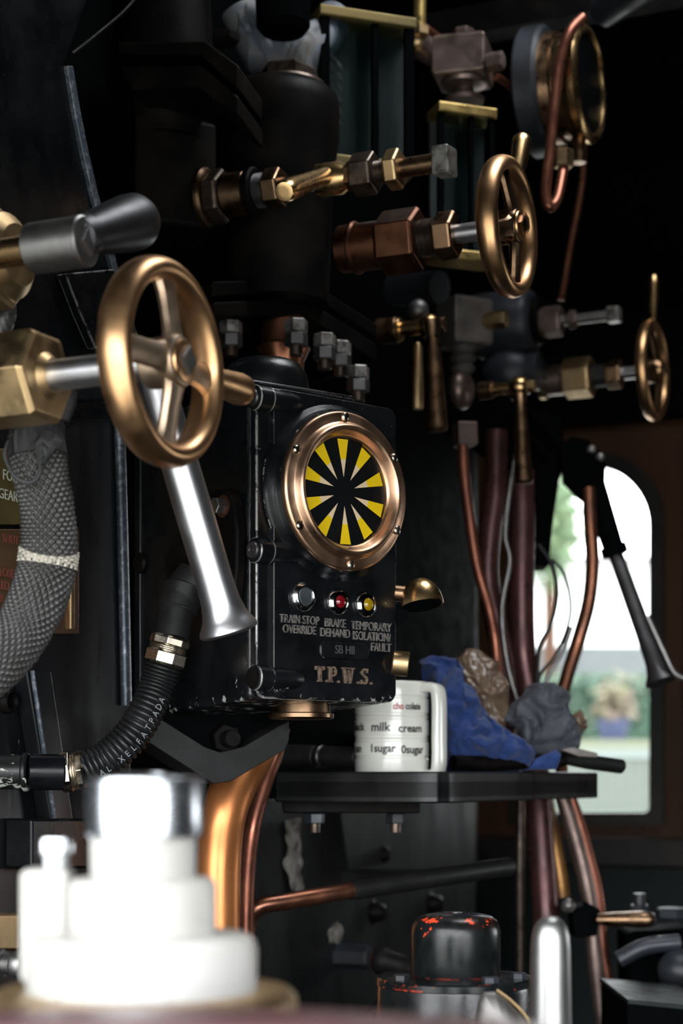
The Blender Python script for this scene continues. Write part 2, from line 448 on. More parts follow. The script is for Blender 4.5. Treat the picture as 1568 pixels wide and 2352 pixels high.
def handwheel(root, c, R, rr, ra, front, mats, hang, hlen, hr, spoke_ph=0.0, nsp=4):
    """c: centre of the rim; front: how far the boss stands out"""
    mrim, mspoke, mboss, mhand = mats
    MB().torus(c, BV, R, rr, ra, 96, 24).build('rim', mrim, root)
    e1, e2 = ZV, BV.cross(ZV)      # e2 points to the near side
    sp = MB()
    for k in range(nsp):
        a = spoke_ph + 2 * PI * k / nsp
        e = e1 * math.cos(a) + e2 * math.sin(a); w = BV.cross(e)
        n = 9; vs, fs = [], []
        for i in range(n):
            t = i / (n - 1)
            r0 = R * .10 + (R * .97 - R * .10) * t
            hw = R * (.150 + .15 * (2 * t - 1) ** 4)
            th = rr * (.62 + .15 * abs(2 * t - 1))
            cc = c + e * r0 + BV * (front * .62 * (1 - t))
            for q in range(10):
                b = 2 * PI * q / 10
                vs.append(cc + w * (hw * math.cos(b)) + BV * (th * math.sin(b)))
        for i in range(n - 1):
            for q in range(10):
                fs.append([i * 10 + q, i * 10 + (q + 1) % 10, (i + 1) * 10 + (q + 1) % 10, (i + 1) * 10 + q])
        fs.append(list(range(10))); fs.append(list(range((n - 1) * 10, n * 10)))
        sp.add(vs, fs)
    sp.lathe(c + BV * (-ra * 1.0), BV, [(0, R * .24), (.002, R * .27), (ra + front * .7, R * .29), (ra + front * .95, R * .27), (ra + front, R * .25)], 40)
    sp.build('spokes', mspoke, root)
    b = MB(); o = c + BV * (front)
    b.lathe(o, BV, [(0, R * .235), (.0015, R * .225), (.002, R * .2)], 32)
    hb = b.build('boss', mrim, root)
    MB().hexa(o + BV * .001, o + BV * .0055, R * .165, 4, 0.0, .05).build('square_nut', mboss, hb)
    a = hang
    e = e1 * math.cos(a) + e2 * math.sin(a)
    h0 = c + e * (R + rr * .5)
    MB().lathe(h0, e, [(0, hr * .75), (hlen * .25, hr * .85), (hlen * .8, hr), (hlen * .93, hr * .95), (hlen * .985, hr * .75), (hlen, hr * .45)], 32).build('handle', mhand, root)

# ================================================================== SETTING
# far cab side sheet with the arched window
WN = -TV
w0 = P(1370, 1500, 3.25)
def wl(px, py, off=0.0): return pt_plane(px, py, w0 - TV * off, WN)
def ring_wall(inner, x0, x1, z0, z1, th):
    b0 = w0.copy()
    loc = [((p - b0).dot(BV), p.z) for p in inner]
    cx = sum(q[0] for q in loc) / len(loc); cz = sum(q[1] for q in loc) / len(loc)
    outer = []
    for (x, z) in loc:
        dx, dz = x - cx, z - cz
        k = min([((x1 - cx) / dx if dx > 0 else (x0 - cx) / dx) if abs(dx) > 1e-9 else 1e9, ((z1 - cz) / dz if dz > 0 else (z0 - cz) / dz) if abs(dz) > 1e-9 else 1e9])
        outer.append((cx + dx * k, cz + dz * k))
    mk = lambda q, o: V((b0.x, b0.y, 0)) + BV * q[0] + ZV * q[1] + TV * o
    n = len(loc)
    vs = [mk(q, 0) for q in loc] + [mk(q, 0) for q in outer] + [mk(q, th) for q in loc] + [mk(q, th) for q in outer]
    fs = []
    for i in range(n):
        j = (i + 1) % n
        fs += [[i, j, n + j, n + i], [2 * n + i, 3 * n + i, 3 * n + j, 2 * n + j], [i, 2 * n + i, 2 * n + j, j], [n + i, n + j, 3 * n + j, 3 * n + i]]
    return vs, fs
def arch(l, r, top, bot, rad=140, n=14, rc=12):
    pts = []
    for k in range(n + 1):
        a = PI * .5 * k / n
        pts.append((r - rad + rad * math.sin(a), top + rad - rad * math.cos(a)))
    pts += [(r, top + rad + (bot - top - rad) * k / 10) for k in range(1, 10)]
    for k in range(5):
        a = PI * .5 * k / 4
        pts.append((r - rc + rc * math.cos(a), bot - rc + rc * math.sin(a)))
    pts += [(r - rc + (l - r + 2 * rc) * k / 6, bot) for k in range(1, 6)]
    for k in range(5):
        a = PI * .5 * k / 4
        pts.append((l + rc - rc * math.sin(a), bot - rc + rc * math.cos(a)))
    pts += [(l, bot - rc + (top + rad - bot + rc) * k / 10) for k in range(1, 10)]
    for k in range(n):
        a = PI * .5 * k / n
        pts.append((l + rad - rad * math.cos(a), top + rad - rad * math.sin(a)))
    return pts
wi = arch(1205, 1494, 1070, 1866)
inner = [wl(x, y) for x, y in wi]
cor = arch(1205 - 5, 1494 + 5, 1064, 1872)
vs, fs = ring_wall([wl(x, y) for x, y in cor], -1.7, 2.2, -.16, 1.9, .05)
tag(MB().add(vs, fs).build('wall_far', m_wood, sharp=30), kind='structure')
q0 = V((w0.x, w0.y, 0))
tag(MB().box(q0, BV, TV, ZV, (-1.7, 2.2), (0, .05), (-1.9, -.16)).build('trim_1', m_green), kind='structure')
tag(MB().box(q0, BV, TV, ZV, (-.3, 2.2), (-.03, 0), (-.17, -.115)).build('trim_2', m_dwood, bevel=.006), kind='structure')
tag(MB().box(q0, BV, TV, ZV, (.165, .205), (-.012, 0), (-.11, 1.5)).build('trim_3', m_wood, bevel=.004), kind='structure')
tag(MB().box(q0, BV, TV, ZV, (-1.7, 2.2), (-.02, 0), (.65, 1.9)).build('trim_4', m_dark, bevel=.004), kind='structure')
# window frame
fo = arch(1172, 1527, 1038, 1896, rad=158)
fi = arch(1205, 1494, 1070, 1866)
n = len(fi); vs = []; fs = []
for off in (.012, -.02):
    vs += [wl(x, y) - TV * off for x, y in fi] + [wl(x, y) - TV * off for x, y in fo]
for i in range(n):
    j = (i + 1) % n
    fs += [[i, j, n + j, n + i], [2 * n + i, 3 * n + i, 3 * n + j, 2 * n + j], [i, 2 * n + i, 2 * n + j, j], [n + i, n + j, 3 * n + j, 3 * n + i]]
wf = tag(MB().add(vs, fs).build('window_1', m_dwood, sharp=30), kind='structure')
MB().extr([p + TV * .02 for p in inner], TV * .003).build('pane', m_glass, wf)
# roof, rear bulkhead, front sheets and the near doorway
def rp(b, t, z): return q0 + BV * b + TV * t + ZV * z
D0, D1, DB_, DT = -.15, 2.10, -.62, .42      # the doorway
NT = -2.85       # near side sheet, along TV from the far one
roof = MB()
arcn = 10; prof = []
for k in range(arcn + 1):
    t = NT - .12 + (0.1 - NT + .12) * k / arcn
    prof.append((t, .72 + .75 * math.sin(PI * k / arcn) ** .7))
HB0, HB1, HK = .35, .85, (4, 5)          # the open sliding vent in the roof
for kk, ((t0, z0), (t1, z1)) in enumerate(zip(prof, prof[1:])):
    for x0, x1 in ([(-1.7, HB0), (HB1, 2.25)] if kk in HK else [(-1.7, 2.25)]):
        roof.add([rp(x0, t0, z0), rp(x1, t0, z0), rp(x1, t1, z1), rp(x0, t1, z1), rp(x0, t0, z0 + .02), rp(x1, t0, z0 + .02), rp(x1, t1, z1 + .02), rp(x0, t1, z1 + .02)],
                 [[0, 1, 2, 3], [4, 7, 6, 5], [0, 4, 5, 1], [3, 2, 6, 7], [0, 3, 7, 4], [1, 5, 6, 2]])
tag(roof.build('ceiling', m_dark), kind='structure')
tag(MB().box(q0, BV, TV, ZV, (2.2, 2.25), (NT, .05), (-1.9, 1.9)).build('wall_rear', m_dark), kind='structure')
tag(MB().box(q0, BV, TV, ZV, (-1.7, -1.65), (NT, .05), (-1.9, 1.9)).build('wall_front', m_dark), kind='structure')
tag(MB().box(q0, BV, TV, ZV, (-1.7, 2.25), (NT, .05), (-1.62, -1.55)).build('floor', m_dark), kind='structure')
nw = MB()
nw.box(q0, BV, TV, ZV, (-1.7, 2.25), (NT - .03, NT), (DT, .90))
nw.box(q0, BV, TV, ZV, (-1.7, D0), (NT - .03, NT), (-1.6, DT))
nw.box(q0, BV, TV, ZV, (D1, 2.25), (NT - .03, NT), (-1.6, DT))
nw.box(q0, BV, TV, ZV, (D0, D1), (NT - .03, NT), (-1.6, DB_))
tag(nw.build('wall_near', m_green), kind='structure')
print('near wall', rp(0, NT, 0), 'cam local', (V((0, 0, 0)) - q0).dot(BV), (V((0, 0, 0)) - q0).dot(TV))

# ================================================================== OUTSIDE (beyond the far window)
tag(MB().add([V((-60, -60, -1.75)), V((60, -60, -1.75)), V((60, 60, -1.75)), V((-60, 60, -1.75))], [[0, 1, 2, 3]]).build('ground', m_ground), kind='structure')
DO = 22.0
def op(px, py, d=DO): return P(px, py, d)
th = thing('station_building', 'white rendered building with a grey awning seen through the arched window', 'building', V((op(1400, 0).x, 25, -1.75)))
a, b = op(1150, 1290, 25), op(1700, 1480, 25)
MB().box(V((a.x, 25, 0)), V((1, 0, 0)), V((0, 1, 0)), ZV, (0, b.x - a.x), (0, 3), (-1.75, a.z)).build('wall', m_wallw, th)
MB().box(V((a.x, 24.9, 0)), V((1, 0, 0)), V((0, 1, 0)), ZV, (0, b.x - a.x), (-.15, 0), (a.z - .05, a.z + .05)).build('gutter', m_pinkr, th)
aw0, aw1 = op(1100, 1484, 23.4).z, op(1100, 1545, 23.4).z
MB().box(V((a.x, 23.4, 0)), V((1, 0, 0)), V((0, 1, 0)), ZV, (0, b.x - a.x), (0, 1.58), (aw1, aw0)).build('awning', m_roofg, th)
hd = MB()
hx0, hx1 = op(1150, 0).x, op(1700, 0).x
hz0, hz1 = op(0, 1722).z, op(0, 1545).z
def leafy(mb, fn, n, size):
    for _ in range(n):
        c = fn(); a = V((random.gauss(0, 1), random.gauss(0, 1), random.gauss(0, 1))).normalized()
        b_ = a.orthogonal().normalized()
        mb.add([c - a * size, c + b_ * size * .5, c + a * size, c - b_ * size * .5], [[0, 1, 2, 3]])
hd.box(V((hx0, DO + .25, 0)), V((1, 0, 0)), V((0, 1, 0)), ZV, (0, hx1 - hx0), (0, .25), (-1.75, hz1 - .12))
leafy(hd, lambda: V((random.uniform(hx0, hx1), DO + random.uniform(.1, .3), random.uniform(-.3, hz1))), 5000, .06)
tag(hd.build('hedge', m_hedge), 'clipped green hedge below the grey awning outside the window', 'hedge')
tr = thing('garden_tree', 'leafy green tree beyond the window, left of the white sky', 'tree', V((op(1262, 0, 22.95).x, 22.95, -1.75)))
tx = op(1262, 0, 22.95).x
MB().cyl(V((tx, 22.95, -1.75)), V((tx, 22.95, 2.6)), .12, .08).build('trunk', m_wood, tr)
tl = MB()
tz = op(0, 1190, 22.95).z
leafy(tl, lambda: V((tx, 22.95, tz)) + V((random.gauss(0, .17), random.gauss(0, .2), random.gauss(0, .34))), 3500, .07)
tl.build('crown', M('pale_tree_leaves', (.085, .135, .070), 0, .8, (.12, .17, .08), scale=3, raw=True), tr)
pt = thing('plant_pot', 'blue glazed flower pot with orange blooms in front of the hedge', 'flower pot', op(1408, 1700, 21))
c = op(1408, 1700, 21)
MB().lathe(c, ZV, [(0, .13), (.02, .15), (.24, .20), (.26, .21), (.26, .17)], 32).build('pot', m_pot, pt)
fl = MB()
leafy(fl, lambda: c + V((random.gauss(0, .10), random.gauss(0, .10), .26 + abs(random.gauss(0, .18)))), 700, .06)
fl.build('flowers', m_flor, pt)
fe = thing('railing_fence', 'pale painted railing fence along the edge of the platform garden', 'fence', V((op(1400, 0).x, 20.6, -1.75)))
fa = op(0, 1722, 20.6).z; fb = op(0, 1905, 20.6).z
MB().box(V((hx0, 20.6, 0)), V((1, 0, 0)), V((0, 1, 0)), ZV, (0, hx1 - hx0), (0, .06), (fa - .10, fa)).build('top_rail', m_fenc, fe)
MB().box(V((hx0, 20.6, 0)), V((1, 0, 0)), V((0, 1, 0)), ZV, (0, hx1 - hx0), (0, .06), (-1.75, fb)).build('bottom_rail', m_fenc, fe)
for k in range(28):
    x = hx0 + (hx1 - hx0) * (k + .5) / 28
    MB().box(V((x, 20.63, 0)), V((1, 0, 0)), V((0, 1, 0)), ZV, (-.022, .022), (0, .03), (fb, fa - .1)).build('picket', m_fenc, fe)
tag(MB().box(V((hx0, 20.8, 0)), V((1, 0, 0)), V((0, 1, 0)), ZV, (0, hx1 - hx0), (0, 1.1), (-1.75, op(0, 1700, 21).z)).build('garden_bed', m_fency), 'yellow edged raised garden bed behind the pale railing', 'garden bed')

# ================================================================== BOILER BACKHEAD
W1 = P(410, 830, 1.18)
bo = W1 - BV * .38
def bk(px, py, off=0.0): return pt_plane(px, py, bo + BV * off, BV)
def bt(px, off=0.0): return (bk(px, 1500, off) - bo).dot(TV)
bb = V((bo.x, bo.y, 0))
bh = thing('boiler_backhead', 'sooty black boiler backhead, coloured darker above for shade, behind all the valves and pipes', 'boiler', V((bb.x, bb.y, -1.55)))
t_end = bt(1135)
body = MB()
pr = []
nseg = 10
for k in range(nseg + 1):
    a = PI / 2 * k / nseg
    pr.append((t_end - .10 + .10 * math.sin(a), -.10 + .10 * math.cos(a)))
plan = [(-.46, -.6), (-.46, 0)] + [(-.2 + .2 * i, 0) for i in range(int((t_end - .1 + .2) / .2))] + pr + [(t_end, -.6)]
body.extr([bb + TV * t + BV * b_ + ZV * -1.55 for t, b_ in plan], ZV * 2.5)
body.build('cladding', m_dark, bh, sharp=30)  # upper face coloured near black to stand for the shade on it
lc = MB(); lc.extr([bb + TV * t + BV * b_ - ZV * 1.5 for t, b_ in [(bt(585), -.01), (bt(585), .003), (t_end - .1, .003), (t_end - .1, -.01)]], ZV * 1.47); lc.build('lit_lower_sheet', m_clad, bh, bevel=.001, label='grey streaked lower sheet, coloured paler as the lit part')  # added paler sheet: the lit lower part of the same cladding

# cladding sheets and strips on the left of the backhead
sheet = MB()
p0 = [(-420, 900), (262, 900), (300, 1640), (305, 1960), (310, 2420), (-420, 2420)]
sheet.extr([bk(x, y, .045) for x, y in p0], -BV * .045)
tag(sheet.build('cladding_sheet', m_blackpl, bevel=.004), 'worn glossy black sheet behind the braided hose and brass plates', 'sheet')
st = MB()
st.tube([bk(272, 925, .05), bk(278, 1100, .05), bk(284, 1350, .05), bk(290, 1620, .05)], .0055, 12)
tag(st.build('edge_bead', m_edge), 'long upright bead, coloured pale as a lit edge, along the edge of the black sheet', 'strip')
pl = MB()
poly = [(-420, -40), (215, -40), (150, 150), (195, 330), (262, 620), (345, 830), (330, 960), (-420, 960)]
pl.extr([bk(x, y, .05) for x, y in poly], -BV * .05)
cp = tag(pl.build('cover_plate', m_black, bevel=.003), 'big black cover plate behind the grey crank handle, with a diagonal edge', 'plate')
es = MB()
def strip(mb, pts, w, dv, off):
    for (a, b_) in zip(pts, pts[1:]): pass
    L = [bk(x, y, off) for x, y in pts]; R = [bk(x + w, y, off) for x, y in pts]
    n = len(pts)
    vs = L + R + [p - BV * .012 for p in L] + [p - BV * .012 for p in R]
    fs = []
    for i in range(n - 1):
        fs += [[i, i + 1, n + i + 1, n + i], [2 * n + i, 3 * n + i, 3 * n + i + 1, 2 * n + i + 1], [i, 2 * n + i, 2 * n + i + 1, i + 1], [n + i, n + i + 1, 3 * n + i + 1, 3 * n + i]]
    fs += [[0, n, 3 * n, 2 * n], [n - 1, 3 * n - 1, 4 * n - 1, 2 * n - 1][::-1]]
    mb.add(vs, fs)
strip(es, [(156, 150), (172, 250), (192, 350), (215, 450), (262, 625)], 13, BV, .055)
es.build('lit_worn_edge', m_edge, cp, bevel=.0015, label='blue-grey rubbed edge with light put into its colour')
dr = MB(); dr.tube([bk(165, 125, .07), bk(215, 85, .07), bk(280, 30, .07), bk(320, -15, .07)], .0022, 10)
tag(dr.build('rim_strip', m_iron), 'thin curved brown rim rising past the top of the black cover plate', 'strip')
bp_ = MB(); bp_.extr([bk(x, y, .062) for x, y in [(150, 628), (262, 618), (335, 820), (220, 800), (185, 720)]], -BV * .01)
tag(bp_.build('bracket_plate', m_case, bevel=.001), 'chipped black bracket plate under the grey crank handle', 'plate')

lb = MB(); lb.extr([bk(x, y, .062) for x, y in [(62, 1540), (118, 1540), (172, 1905), (122, 1905)]], -BV * .017)
tag(lb.build('upright_bar', m_blackpl, bevel=.002), 'flat upright black bar with a lit front edge below the hose', 'bar')
lb2 = MB(); lb2.tube([bk(74, 1540, .064), bk(100, 1720, .064), bk(128, 1900, .064)], .0022, 8)
tag(lb2.build('angle_edge', m_edge), 'thin edge, coloured bright as if lit, running down beside the upright bar', 'strip')
bx = MB(); bx.extr([bk(x, y, .075) for x, y in [(74, 1880), (205, 1880), (205, 1995), (74, 1995)]], -BV * .03)
tag(bx.build('clip_block', m_black, bevel=.003), 'small black block at the foot of the upright bar', 'block')

# instruction plates
pa = thing('instruction_plate', 'olive brass instruction plate with pale engraved letters at the upper left', 'plate', bk(20, 1205, .05))
MB().extr([bk(x, y, .052) for x, y in [(-130, 1030), (150, 1030), (150, 1205), (-130, 1205)]], -BV * .006).build('plate', m_olive, pa, bevel=.001)
def on_back(txt, px, py, hpx, mat, par, off=.0525, sx=.9, depth=.0003, name='engraving'):
    o = bk(px, py, off); k = o.y / F
    vs, fs = mesh_text(txt, hpx * 1.42 * k, frame4(o, TV, ZV), depth, sx, 0, 'LEFT')
    return MB().add(vs, fs).build(name, mat, par)
on_back('FOR', 6, 1090, 24, m_engr, pa)
on_back('P GEAR', -18, 1129, 24, m_engr, pa)
pb = thing('lettered_plate', 'brown bronze plate with faint red lettering below the olive one, half behind the braided hose', 'plate', bk(60, 1455, .05))
MB().extr([bk(x, y, .056) for x, y in [(-130, 1215), (182, 1215), (182, 1456), (-130, 1456)]], -BV * .01).build('plate', m_plate, pb, bevel=.0012)
MB().extr([bk(x, y, .059) for x, y in [(163, 1222), (172, 1222), (172, 1445), (163, 1445)]], -BV * .003).build('raised_border', m_nutbr, pb, bevel=.0006)
MB().lathe(bk(163, 1428, .056), BV, [(0, .003), (.0015, .0028), (.002, .0015)], 16).build('screw', m_brass, pb)
for t, y in (('SHUT', 1236), ('CLOSE', 1312), ('FEED', 1342), ('AB', 1372)):
    on_back(t, 6 if t == 'SHUT' else -12, y, 20, m_engrd, pb, .0567)
for (x, y, r) in ((12, 1612, 22),):
    s_ = MB(); q = bk(x, y, .045); k = q.y / F
    s_.lathe(q, BV, [(0, r * k * 1.3), (.006, r * k * 1.2), (.008, r * k), (.004, r * k * .8), (.004, 0)], 32)
    tag(s_.build('washout_plug', m_iron), 'round dark recessed plug near the left edge under the hose', 'plug')
br = MB(); br.extr([bk(x, y, .12) for x, y in [(-160, 2098), (46, 2098), (46, 2185), (-160, 2185)]], -BV * .07)
tag(br.build('brass_block', m_nutbr, bevel=.003), 'small square brass block at the lower left edge behind the white valve', 'block')
dk = thing('lubricator_union', 'dark oily pipe union low at the left edge beside the white valve', 'pipe union', P(0, 2250, 1.3))
train(dk, P(20, 2215, 1.3), [('nut', 'h', -30, 12, 36, m_dsteel), ('collar', 'c', 12, 30, 24, m_gsteel), ('cap', 'd', 30, 60, 32, m_gsteel)])

# lower backhead furniture
for i, (x, y, r, dd) in enumerate([(862, 1962, 22, 1), (852, 2095, 24, 0), (985, 2075, 22, 0)]):
    s_ = MB(); q = bk(x, y, 0); k = q.y / F
    s_.lathe(q - BV * .004, BV, [(0, r * k * 1.35), (.006, r * k * 1.3), (.009, r * k), (.022, r * k * .8), (.026, r * k * .5), (.026, 0)], 24)
    tag(s_.build('stay_nut', m_iron), ['dark stay nut high on the backhead just under the tray', 'dark stay nut on the backhead left of the black dome valve', 'dark stay nut on the backhead above the black dome valve'][i], 'nut', 'stay nuts on the backhead')
wp = MB()
wp.inflate([bk(x, y, .008) for x, y in [(655, 1885), (685, 1880), (692, 1930), (688, 1990), (700, 2040), (668, 2045), (655, 1990), (660, 1940)]], bk(675, 1960, .008), .012, .008, 60, 3)
tag(wp.build('lagging_strip', m_plag), 'torn strip of pale lagging hanging below the tray on the black backhead', 'lagging')
tag(MB().extr([bk(x, y, .012) for x, y in [(780, 1860), (960, 1860), (985, 2000), (800, 2000)]], -BV * .014).build('backing_plate', m_clad, bevel=.002), 'faint blue-grey plate on the backhead below the tray bolts', 'plate')
sd = thing('drain_stud', 'stubby grey stud topped by a pale paint lump, low on the black backhead', 'stud', bk(775, 2235, 0))
MB().hexa(bk(770, 2195, 0), bk(770, 2195, 0) + BV * .05, .016, 6).build('stud', m_ironb, sd)
MB().inflate([bk(x, y, .052) for x, y in [(752, 2140), (772, 2115), (790, 2135), (782, 2165), (755, 2165)]], bk(770, 2145, .052), .006, .004, 90, 5).build('paint_lump', m_plag, sd)

# ================================================================== LEFT: HANDWHEEL, CRANK, LEVER, HOSE
hw = thing('handwheel', 'large bronze handwheel on a polished spindle in front of the black warning box', 'handwheel', P(373, 830, 1.19), 'bronze valve handwheels')
train(hw, W1, [('bonnet', 'c', -430, -50, 88, m_nutbr), ('gland_nut', 'h', -60, 112, 118, m_nutbr, None, PI / 6), ('nut_collar', 'c', 105, 124, 60, m_nutbr, 46), ('spindle', 'c', 110, 380, 37, m_steel)])
rc = W1 - BV * .012
handwheel(hw, rc, .0625, .0085, .0125, .016, (m_bronze, m_spoke, m_gsteel, m_bronze), -PI / 2 + .04, .052, .0118)
# shaded collar behind the hexagon
ck = thing('crank_handle', 'dark grey steel crank handle with a fat tapered grip at the upper left', 'crank handle', P(150, 620, 1.25))
cref = P(140, 562, 1.25)
train(ck, cref, [('spindle', 'c', -40, 88, 34, m_brass), ('hub', 'c', 74, 200, 58, m_gsteel)])
hubend = cref + BV * ax(cref, BV, 200)
MB().hexa(hubend - BV * .002, hubend + BV * .003, .0105, 4, .25, .05).build('square_end', m_steel, ck)
g0, g1 = P(178, 545, 1.245), P(325, 505, 1.335)
ga = (g1 - g0); gl = ga.length
MB().lathe(g0, ga, [(-.004, .008), (0, .0145), (.006, .0158), (.011, .0158), (.0135, .0140), (.017, .0145), (gl * .45, .0180), (gl * .78, .0212), (gl * .88, .0212), (gl * .95, .0185), (gl * .985, .012), (gl, 0)], 40).build('grip', M('blackened_steel_grip', (.040, .040, .043), .8, .42, rvar=.04), ck)
un = thing('union_nut', 'brass union nut cut off by the left edge above the braided hose', 'nut', P(10, 690, 1.32))
uref = P(10, 590, 1.32)
train(un, uref, [('pipe_stub', 'c', -430, -80, 80, m_iron), ('nut', 'h', -90, 18, 118, m_nutbr, None, .3), ('face', 'c', 16, 44, 98, m_nutbr, 78)])
hs = MB(); hs.tube([P(-8, 660, 1.36), P(12, 720, 1.36), P(-20, 800, 1.36)], .0085, 24, 20, disp=lambda i, j, u: .0006 * math.sin(j * 2.1 + i * 1.4))
tag(hs.build('braided_pipe', m_braid), 'short length of braided pipe under the cut-off brass union nut', 'pipe')

# braided hose
hp = [P(88, 955, 1.36), P(84, 1010, 1.36), P(92, 1080, 1.36), P(107, 1160, 1.365), P(113, 1240, 1.37), P(104, 1320, 1.37), P(76, 1400, 1.36), P(38, 1468, 1.35), P(-20, 1530, 1.33), P(-90, 1570, 1.31), P(-200, 1596, 1.29), P(-320, 1610, 1.28)]
hose = thing('braided_hose', 'thick grey braided hose curving down from the big brass nut to the left edge', 'hose', P(40, 1560, 1.34))
NA, SUBH = 216, 46
def braid(i, j, u):
    a = j / NA * 2 * PI * 22; b_ = i * .52
    return .0017 * max(abs(math.sin((a + b_) / 2)) * abs(math.sin((a - b_) / 2)) * 1.6 - .15, -.1) + .0008 * noise.noise(V((j * .05, i * .05, 0)))
def hr_(u): return .0196 if u < .08 else .0196 + .0012 * math.sin(u * 17) * .6 + .002 * u
mbh = MB(); mbh.tube(hp, .02, NA, SUBH, rf=hr_, disp=braid)
mbh.build('braid', m_braid, hose, sharp=80)
band = [P(113, 1262, 1.368), P(111, 1280, 1.37), P(108, 1300, 1.37)]
def braid2(i, j, u):
    a = j / NA * 2 * PI * 22; b_ = i * .52
    return .0017 * max(abs(math.sin((a + b_) / 2)) * abs(math.sin((a - b_) / 2)) * 1.6 - .15, -.1)
MB().tube(band, .0217, NA, 16, disp=braid2).build('pale_band', m_braidl, hose, sharp=80, label='pale cream band of clean braid')
fr_ = MB()
fr_.tube([P(86, 972, 1.355), P(85, 1010, 1.355), P(88, 1045, 1.355)], .0205, 48, 14, rf=lambda u: .0185 + .004 * u, disp=lambda i, j, u: .0022 * noise.noise(V((j * .7, i * .06, 2))))
fr_.inflate([P(95, 985, 1.335), P(125, 992, 1.335), P(147, 1012, 1.335), P(112, 1048, 1.335), P(85, 1075, 1.335), P(78, 1020, 1.335)], P(105, 1018, 1.335), .004, .004, 60, 2)
fr_.build('frayed_wrap', m_fray, hose)
lp = MB(); lp.tube([P(18, 1015, 1.34), P(12, 1050, 1.335), P(35, 1095, 1.33), P(70, 1108, 1.33), P(92, 1085, 1.332), P(88, 1040, 1.335)], .0016, 10, 10)
lp.build('loose_strand', m_fray, hose)
tc_ = MB(); cc = P(88, 958, 1.36)
tc_.lathe(cc, V((0, 0, 1)), [(-.006, .0205), (-.004, .024), (.012, .030), (.02, .030)], 32)
tc_.build('top_collar', m_dsteel, hose)

# long flared steel lever
lv = thing('regulator_lever', 'long bright steel lever with a trumpet flared end hanging in front of the black box', 'lever', P(530, 1480, 1.40))
l0, l1 = P(352, 860, 1.36), P(527, 1452, 1.40)
la = l1 - l0; ll = la.length
MB().lathe(l0, la, [(0, .0135), (ll * .12, .0145), (ll * .5, .0152), (ll * .80, .0150), (ll * .88, .0160), (ll * .925, .0178), (ll * .955, .0205), (ll * .978, .0235), (ll * .992, .0242), (ll * 1.0, .0232), (ll * 1.005, .020), (ll * .99, .012), (ll * .985, 0)], 56).build('shaft', m_steel, lv)
MB().box(P(352, 870, 1.37), BV, TV, ZV, (-.16, .008), (-.012, .012), (-.016, .018)).build('arm', m_black, lv, bevel=.003)

# ================================================================== THE WARNING BOX
A = math.radians(40)
U = V((math.cos(A), math.sin(A), 0)); N = V((math.sin(A), -math.cos(A), 0)); Wb = -N
C0 = P(600, 1200, 1.5); C00 = V((C0.x, C0.y, 0))
def fc(px, py, off=0.0): return pt_plane(px, py, C0 + N * off, N)
def sd_(px, py, off=0.0): return pt_plane(px, py, C0 - U * off, -U)
def su(p): return (p - C00).dot(U)
ZB, ZT, WD = .066, .337, .1565
tp = thing('train_warning_unit', 'black cast warning box with a bronze ringed yellow sunburst dial and raised lettering', 'warning unit', C00 + U * .08 + Wb * .1 + ZV * ZB)
def rrect(x0, x1, z0, z1, r, n=6):
    pts = []
    for (cx, cz, a0) in ((x1 - r, z1 - r, 0), (x0 + r, z1 - r, PI / 2), (x0 + r, z0 + r, PI), (x1 - r, z0 + r, 1.5 * PI)):
        for k in range(n + 1):
            a = a0 + PI / 2 * k / n
            pts.append((cx + r * math.cos(a), cz + r * math.sin(a)))
    return pts
# main body behind the cover (side bottom drops a little to the back)
bd = MB()
o = C00
pts = [(.0, .0), (.0, .19)]
body = [V((0, 0, 0))]
vs = [o + U * s_ + Wb * q_ + ZV * z_ for s_ in (0, WD) for (q_, z_) in ((.016, ZB), (.016, ZT), (.19, ZT + .0), (.19, ZB - .014))]
bd.add(vs, [[0, 1, 2, 3], [4, 7, 6, 5], [0, 4, 5, 1], [1, 5, 6, 2], [2, 6, 7, 3], [3, 7, 4, 0]])
bd.build('case', m_case, tp, bevel=.005)
cv = MB()
cv.extr([o + U * s_ + ZV * z_ + Wb * .015 for s_, z_ in rrect(-.0015, WD, ZB, ZT, .010)], N * .010)
cv.build('cover', m_case, tp, bevel=.0016)
# raised inner panel of the cover
cv = MB()
cv.extr([o + U * s_ + ZV * z_ + Wb * .006 for s_, z_ in rrect(.0135, WD - .0005, ZB + .0005, ZT - .001, .010)], N * .006)
cv.build('face_panel', m_casep, tp, bevel=.0014)
# lugs along the hinge side
for (py, hole) in ((912, 0), (1263, 0), (1556, 1)):
    q = fc(602, py, .002)
    zc = q.z; c = C00 + ZV * zc + Wb * .004
    mb = MB()
    r = .0112
    mb.lathe(c - U * .006, U, [(0, r * .8), (.0015, r), (.016, r), (.0165, r * .90), (.040, r * .86), (.048, r * .72), (.053, r * .4), (.054, 0)], 32)
    lg = mb.build('hinge_lug', m_case, tp)
    s_ = MB()
    if hole: s_.lathe(c - U * .0075, U, [(0, r * .78), (.0005, r * .72), (.0012, r * .45), (.0012, 0)], 24)
    else: s_.lathe(c - U * .0078, U, [(0, 0), (0, r * .18), (.001, r * .2), (.001, r * .30), (0, r * .34), (0, r * .62), (.002, r * .7), (.003, r * .7)], 24)
    s_.build('socket_screw', m_iron if hole else m_dsteel, lg)
# round cap on top and its flange
zt = ZT
c = C00 + U * .072 + Wb * .07 + ZV * zt
fl_ = MB(); fl_.extr([C00 + U * s_ + Wb * q_ + ZV * (zt - .002) for s_, q_ in [(.012, .03), (.125, .024), (.133, .03), (.133, .12), (.012, .12)]], ZV * .014)
fl_.build('top_flange', m_case, tp, bevel=.004)
cp_ = MB(); cp_.lathe(c - U * .014 - N * .0, ZV, [(0, .040), (.016, .040), (.028, .038), (.036, .033), (.040, .026), (.041, 0)], 48)
cp_.build('top_cap', m_case, tp)
